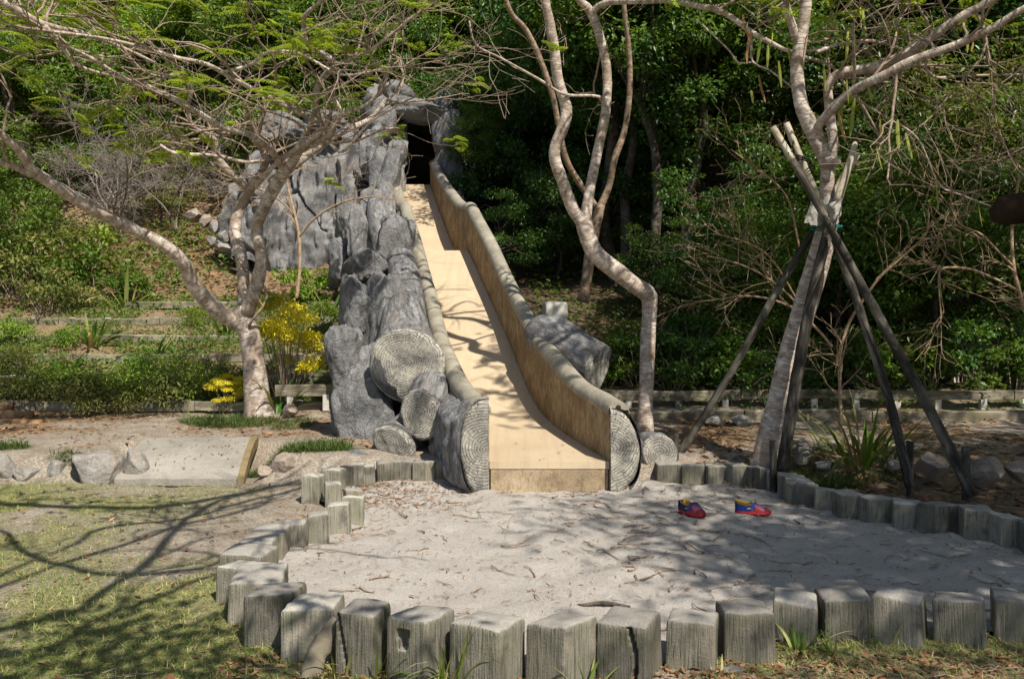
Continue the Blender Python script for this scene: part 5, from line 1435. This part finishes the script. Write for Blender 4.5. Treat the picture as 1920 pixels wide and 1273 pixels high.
# ------------------------------------------------------------------ the child's shoes
def shoe(x, d, z, heading, label, mirror=1):
    L = .205
    root = thing('child_shoe', (x, d, z), label, 'shoe', "child's pair of shoes left on the sand")
    ca, sa = math.cos(heading), math.sin(heading)
    def wp(v):
        v = np.asarray(v, float).reshape(-1, 3)
        return np.stack([v[:, 0] * ca - v[:, 1] * mirror * sa, v[:, 0] * sa + v[:, 1] * mirror * ca, v[:, 2]], 1) + [x, d, z]
    T = np.linspace(0, 1, 30)
    hw = .0295 + .009 * np.sin(np.clip((T - .25) / .75, 0, 1) * math.pi) ; hw = hw * np.sqrt(np.clip(1 - (np.clip((T - .8) / .2, 0, 1)) ** 2.2, .03, 1)) * np.sqrt(np.clip(1 - (np.clip((.12 - T) / .12, 0, 1)) ** 2 * .8, .1, 1))
    cy = .006 * np.sin(T * math.pi)
    top = np.interp(T, [0, .12, .3, .45, .55, .7, .85, .95, 1], [.072, .070, .058, .066, .070, .054, .040, .030, .018])
    def put(name, rows, mat, wrap=False, parent=root):
        V = np.array([wp(r) for r in rows]); mb = MB(); mb.grid(V, wrap_u=wrap); return mb.build(name, M[mat], parent)
    # sole
    rows = []
    for i, t in enumerate(T):
        w = hw[i] * 1.08 + .002; toe = .010 * max(0, (t - .8) / .2) ** 2
        rows.append([[(t - .5) * L * 1.02, cy[i] + w * c, h + toe] for c, h in ((-1, .003), (-1.02, .012), (-.95, .019), (.95, .019), (1.02, .012), (1, .003), (.5, 0), (-.5, 0))])
    put('sole', rows, 'shoe_sole', True)
    def arch(i, a0, a1, k=1.0, up=0.0, n=15):
        a = np.linspace(a0, a1, n)
        return [[(T[i] - .5) * L, cy[i] + hw[i] * k * math.copysign(abs(math.cos(q)) ** .75, math.cos(q)), .016 + (top[i] - .016 + up) * abs(math.sin(q)) ** .8] for q in a]
    pi = math.pi
    put('toe_box', [arch(i, 0, pi) for i in range(13, 30)], 'shoe_red')
    put('toe_cap', [arch(i, 0, pi, 1.04, .0025) for i in range(24, 30)], 'shoe_toe')
    op = [.95 if T[i] < .42 else .95 + (pi / 2 - .95) * (T[i] - .42) / .06 for i in range(15)]
    for s in (0, 1):
        rows = [[p_ for p_ in arch(i, 0 if not s else pi, min(op[i], pi / 2) if not s else pi - min(op[i], pi / 2), 1.01)] for i in range(0, 14)]
        put('heel_quarter', rows, 'shoe_navy' if s else 'shoe_blue')
    put('heel_counter', [[[(-.5) * L - .002 + .006 * abs(c), c * hw[2] * 1.0, .014 + (top[0] - .014) * q] for c in np.linspace(-1, 1, 9)] for q in np.linspace(0, 1, 5)], 'shoe_navy')
    put('lining', [[[(T[i] - .5) * L + .004, cy[i] + hw[i] * .93 * c, .022 + (top[i] + .004 - .022) * abs(c) ** 2.2] for c in np.linspace(-1, 1, 11)] for i in range(0, 15)], 'shoe_yellow')
    st = put('strap', [arch(i, .25, pi - .1, 1.10, .006) for i in (13, 14, 15, 16, 17)], 'shoe_blue')
    put('strap_label', [[p_ for p_ in arch(i, 1.15, 1.75, 1.12, .008)] for i in (14, 15, 16)], 'shoe_light')
    for i in (18, 20, 22):
        rows = [arch(i, .7, pi - .7, 1.03, .003), arch(i + 1, .7, pi - .7, 1.03, .003)]
        put('lace', rows, 'shoe_lace')
    for s in (1, -1):
        a = np.linspace(.2, 2.6, 14); q = np.stack([(.42 - .5) * L + .016 * np.cos(a), np.full(14, cy[12] + s * hw[12] * 1.03), .026 + .014 * np.sin(a)], 1)
        mb = MB(); mb.tube(wp(q), [.0028] * 14, 6); mb.build('side_mark', M['shoe_light'], root)
a = (1297 - 960) * 5.32 / FPX
shoe(1.055, 5.30, float(sand_z(np.array([1.055]), np.array([5.3]))[0]) + .004, math.radians(-62), "red and blue child's shoe pointing towards the viewer, left one of the pair")
shoe(1.425, 5.36, float(sand_z(np.array([1.425]), np.array([5.36]))[0]) + .004, math.radians(-20), "red and blue child's shoe seen from its side, nearer the dark far right posts", -1)

# ------------------------------------------------------------------ grass, litter, twigs
rng = np.random.default_rng(3)
N = 300000
y = 2.55 + (6.75 - 2.55) * rng.random(N) ** 1.25; x = rng.uniform(-1, 1, N) * y * .60
m = grass_mask(x, y) * (~inside(x, y, RP)) * sstep(1.0, .2, np.abs(x + 2.4) / .55 * (y > 6.5))
k = rng.random(N) < m * .95
x, y = x[k], y[k]; n = len(x)
a = rng.uniform(0, 6.28, n); o = np.stack([np.cos(a), np.sin(a), np.zeros(n)], 1)
mb = MB()
tone = np.clip(rng.normal(.5, .28, n) + .25 * fbm2(x, y, 1.2, 3, 91), 0, 1)
mb.blades(np.stack([x, y, gz(x, y) - .004], 1), o * rng.uniform(.3, 1.6, n)[:, None] + [0, 0, .8], np.stack([-np.sin(a), np.cos(a), np.zeros(n)], 1), rng.uniform(.018, .05, n), rng.uniform(.0025, .0055, n), rng.uniform(.3, 1.6, n), tone, 2)
tag(mb.build('grass', M['grass']), "short patchy yellow-green lawn grass left of the sandpit", 'grass', kind='stuff')
mb = MB()
for px, d, rx, ry, n, h in [(430, 8.45, .45, .3, 3600, .09), (550, 8.3, .2, .3, 900, .08), (560, 7.0, .42, .16, 2600, .10), (610, 7.1, .2, .2, 900, .1), (5, 7.0, .2, .15, 900, .1), (1550, 6.35, .26, .14, 1500, .09), (1490, 6.6, .2, .1, 500, .07), (1640, 6.5, .3, .1, 800, .07), (330, 6.85, .15, .1, 300, .06), (125, 6.72, .12, .08, 300, .08)]:
    cx = (px - 960) * d / FPX; r = rng.random(n) ** .5; t = rng.uniform(0, 6.28, n)
    x = cx + rx * r * np.cos(t); y = d + ry * r * np.sin(t); a = rng.uniform(0, 6.28, n)
    o = np.stack([np.cos(a), np.sin(a), np.zeros(n)], 1)
    mb.blades(np.stack([x, y, gz(x, y) - .01], 1), o * rng.uniform(.2, 1, n)[:, None] + [0, 0, .8], np.stack([-np.sin(a), np.cos(a), np.zeros(n)], 1), h * rng.uniform(.6, 1.3, n), .006, rng.uniform(.5, 1.8, n), rng.random(n), 3)
tag(mb.build('mondo_grass', M['grass_dark']), "dark tufted grass mounded round the tree roots and stones", 'grass', kind='stuff')

mb = MB()
def scatter(n, xr, yr, fz, L, dens=None, W=.4, tilt=.25):
    x, y = rng.uniform(*xr, n), rng.uniform(*yr, n)
    if dens is not None:
        k = rng.random(n) < dens(x, y); x, y = x[k], y[k]
    n = len(x); a = rng.uniform(0, 6.28, n); ls = L * rng.uniform(.5, 1.5, n)
    mb.leaves(np.stack([x, y, fz(x, y) + .006], 1), np.stack([np.cos(a), np.sin(a), rng.normal(.05, .15, n)], 1), rng.normal(0, tilt, (n, 3)) + [0, 0, 1], ls, ls * W, rng, -.05)
pile = lambda x, y: np.clip(1.1 * np.exp(-(((x + .95) / .5) ** 2 + ((y - 6.1) / .45) ** 2)) + .55 * np.exp(-(((x + 1.15) / .35) ** 2 + ((y - 5.2) / .6) ** 2)) + .5 * np.exp(-(((x - 1.6) / .5) ** 2 + ((y - 6.25) / .15) ** 2)) + .06, 0, 1) * inside(x, y, RP)
scatter(24000, (-2.1, 3.3), (3.0, 6.6), sand_z, .034, pile, .13)
scatter(1400, (-1.6, -.2), (5.6, 6.6), sand_z, .035, pile, .25)
scatter(350, (-2.1, 3.3), (3.0, 6.6), sand_z, .036, lambda x, y: .3 + 0 * x, .3)
scatter(14, (-.1, .55), (6.2, 7.4), lambda x, y: np.interp(y, DD, ZF), .035, None, .3, .1)
scatter(2600, (-2.1, 3.3), (3.0, 6.6), sand_z, .022, lambda x, y: inside(x, y, RP) * 1.0, .2)
scatter(7000, (-1.0, 2.0), (2.6, 3.2), gz, .03, lambda x, y: (~inside(x, y, RP)) * .6, .35)
scatter(110, (-2.0, 2.0), (2.6, 3.15), gz, .045, lambda x, y: (~inside(x, y, RP)) * .8, .6, .5)
scatter(1500, (-3.2, -.9), (2.7, 6.4), gz, .035, lambda x, y: (~inside(x, y, RP)) * .5, .35)
scatter(110, (-2.95, -2.0), (6.6, 7.4), lambda x, y: br_z((y - 6.52) / .95), .03, None, .3, .15)
scatter(16000, (-6, 4.6), (7.0, 9.0), gz, .05, lambda x, y: .6 * np.clip(.6 + fbm2(x, y, 1.1, 4, 41), 0, 1) * ~((x > XLs(y) - .3) & (x < XRs(y) + .2) & (y > 6.2)) * ~((x < -1.7) & (x > -3.1) & (y < 7.6)), .4)
scatter(9000, (-7, -2.2), (12.2, 17), terr, .075, None, .4, .4)
scatter(3000, (1.4, 4.6), (5.3, 7.2), gz, .05, lambda x, y: (~inside(x, y, RP)) * .8, .45, .4)
tag(mb.build('leaf_litter', M['litter']), "brown fallen leaves and needles scattered over sand and earth", 'leaf litter', kind='stuff')
mb = MB()
for k in range(560):
    x, y = rng.uniform(-2, 3.4), rng.uniform(3.2, 6.5)
    if not inside(np.array([x]), np.array([y]), RP)[0]: continue
    if k < 200: x = abs(x) * .8 + .4
    a = rng.uniform(0, 6.28); L = rng.uniform(.04, .16) * (1.7 if rng.random() < .12 else 1); p = np.array([x, y]); q = []
    for j in range(6):
        q.append([p[0], p[1], float(sand_z(np.array([p[0]]), np.array([p[1]]))[0]) + .004 + .008 * rng.random()]); a += rng.normal(0, .28); p = p + np.array([math.cos(a), math.sin(a)]) * L / 5
    mb.tube(q, np.linspace(.0034, .0015, 6) * rng.uniform(.6, 1.7), 5, cap=False)
for k in range(120):
    x, y = rng.uniform(-1.9, 1.9), rng.uniform(2.55, 3.05)
    if inside(np.array([x]), np.array([y + .15]), RP)[0]: continue
    a = rng.uniform(0, 6.28); L = rng.uniform(.05, .18); p = np.array([x, y]); q = []
    for j in range(5):
        q.append([p[0], p[1], float(gz(np.array([p[0]]), np.array([p[1]]))[0]) + .006 + .012 * rng.random()]); a += rng.normal(0, .3); p = p + np.array([math.cos(a), math.sin(a)]) * L / 4
    mb.tube(q, np.linspace(.003, .0013, 5), 5, cap=False)
tag(mb.build('twig_litter', M['twig']), "thin dry twigs strewn over the sand", 'twigs', kind='stuff')
a, b = P(1082, 1136, 3.72), P(1182, 1141, 3.70); a[2] = b[2] = float(sand_z(np.array([.35]), np.array([3.71]))[0]) + .008
mb = MB(); q, r = spline([[*a, .006], [*((a + b) / 2 + [0, .02, .006]), .009], [*b, .007]], .01); mb.tube(q, r, 8, .15, 2)
tag(mb.build('fallen_stick', M['bark_grey']), "dark fallen stick lying on the sand behind the front posts", 'stick')
# small stones and pebbles before the posts
for k, (px, py, w, lab) in enumerate([(1375, 1262, 60, "flat pale pebble lying in front of the right front posts"), (1195, 1262, 34, "grey pebble wedged under the cracked post")]):
    d = 1.2 * FPX / (py - HOR); mb = MB(); c = np.array([(px - 960) * d / FPX, d, .0]); rock(mb, c, (w * d / FPX, .05, .045), 800 + k, 4, .3, 2.4, .08, 6)
    tag(mb.build('pebble', M['stone'], None, True, c), lab, 'pebble')

# ------------------------------------------------------------------ trees behind the viewer whose shade falls into the picture
def shade_tree(x, y, label, seed, hgt, spreadr, leaf, lean=(0, 0), lv=3, first=1.6, stems=6):
    rng = np.random.default_rng(seed); root = thing('shade_tree', (x, y, 0), label, 'tree')
    mb, fo, tips = MB(), MB(), []
    q, r = spline([[x, y, -.2, .17], [x + .05, y, first * .5, .15], [x + lean[0] * .3, y + lean[1] * .3, first, .14]], .1)
    mb.tube(q, r, 14, .08, seed); top = q[-1]
    for k in range(stems):
        a = 2 * math.pi * k / stems + rng.uniform(-.3, .3)
        d = np.array([math.cos(a) + lean[0], math.sin(a) + lean[1], 1.3])
        grow(mb, top, d, hgt * rng.uniform(.8, 1.15), .075, rng, lv, .16, .03, .5, (3, 4), .85, tips, 8, .2, .62)
    mb.build('trunk', M['bark_pale'], root)
    for p, d, r_ in tips:
        if rng.random() < leaf:
            n = int(100); v = rng.normal(0, 1, (n, 3)) * [.26, .26, .10]
            fo.leaves(p + v, nrm(v + rng.normal(0, .1, (n, 3))), rng.normal(0, .4, (n, 3)) + [0, 0, 1], .10 * rng.uniform(.6, 1.3, n), .05, rng)
    if fo.n: fo.build('crown', M['leaf_mid'], root)
    return root
shade_tree(5.65, .6, "leafy spreading tree standing right of the viewer, shading the sandpit", 7, 2.9, 2.5, .95, (0, 0), 3, 2.7, 7)
shade_tree(6.3, 3.0, "leafy tree to the far right outside the view, shading the poles", 9, 2.6, 2.5, .6)
shade_tree(5.7, 7.0, "leafy tree added right outside the view, its high crown darkening the right bank", 15, 2.3, 2.5, .2, (-.15, 0), 3, 3.3, 7)  # unseen tree added only to shade the right bank
rng = np.random.default_rng(44)
ov = thing('overhanging_tree', (-2.2, -.9, 0), "bare-limbed tree beside the viewer, its long limbs shading the lawn on the left", 'tree')
def SH(px, py, w, z):
    d = 1.2 * FPX / (py - HOR)
    k = z / SUN.z
    return [(px - 960) * d / FPX + SUN.x * k, d + SUN.y * k, z, w * d / FPX / 2]
hub = [-1.35, 1.1, 2.6, .07]
ovl = [[[-2.2, -.9, -.2, .12], [-2.1, -.5, 1.3, .10], [-1.65, .5, 2.35, .08], hub]]
for k, (zz, rows) in enumerate([(2.9, [(100, 1160, 26), (170, 1130, 24), (230, 1092, 22), (277, 1055, 22), (320, 1005, 18), (360, 965, 14), (440, 930, 10), (560, 905, 8)]),
                 (3.1, [(0, 1100, 16), (117, 1055, 18), (150, 1045, 18), (267, 1011, 14), (340, 985, 12), (450, 960, 10)]),
                 (3.2, [(60, 1050, 10), (143, 1015, 14), (200, 985, 14), (350, 971, 14), (440, 945, 12), (533, 925, 12), (640, 905, 8)]),
                 (2.9, [(-40, 1000, 14), (50, 1035, 18), (133, 1065, 18), (200, 1080, 18), (300, 1078, 15), (400, 1058, 12), (480, 1020, 8)]),
                 (2.8, [(60, 1220, 18), (167, 1168, 18), (300, 1121, 16), (400, 1081, 12), (520, 1040, 8)]),
                 (3.4, [(-60, 945, 26), (0, 945, 26), (160, 950, 24), (330, 945, 22), (460, 925, 14), (580, 905, 8)])]):
    ovl.append([hub] + [SH(*r, zz) for r in rows])
tw, fo, tips = MB(), MB(), []
for k, rows in enumerate(ovl):
    pts, rad = spline(rows, .06); mb = MB(); mb.tube(pts, rad, 12, .08, 90 + k); mb.build('trunk' if k == 0 else 'limb', M['bark_pale'], ov)
    if k:
        for j in range(5):
            i = int(len(pts) * rng.uniform(.35, .98)); i = min(i, len(pts) - 2)
            grow(tw, pts[i], nrm(pts[i + 1] - pts[i]) + rng.normal(0, .6, 3) * [1, 1, .4], rng.uniform(.5, 1.0), .014, rng, 2, .35, .03, .4, (2, 3), .8, tips, 5, .1)
tw.build('twigs', M['twig'], ov)
for px, py in [(40, 1190), (120, 1215), (210, 1235), (300, 1250), (60, 1255), (380, 1215), (330, 1180), (150, 1165), (250, 1185), (440, 1240), (560, 1262), (20, 950), (120, 945), (240, 950), (480, 1180), (640, 1250), (340, 1290), (180, 1290)]:
    for q in range(2):
        c = np.array(SH(px + rng.normal(0, 40), py + rng.normal(0, 10), 1, 2.8)[:3]); n = 30
        v = rng.normal(0, 1, (n, 3)) * [.13, .13, .05]
        fo.leaves(c + v, nrm(v), rng.normal(0, .4, (n, 3)) + [0, 0, 1], .08 * rng.uniform(.6, 1.3, n), .04, rng)
fo.build('crown', M['leaf_mid'], ov)
# the unplaced originals of the copied plants go away
for o in list(T_dark) + list(T_bush) + list(T_low) + list(S.values()):
    for c in list(o.children): bpy.data.objects.remove(c)
    bpy.data.objects.remove(o)
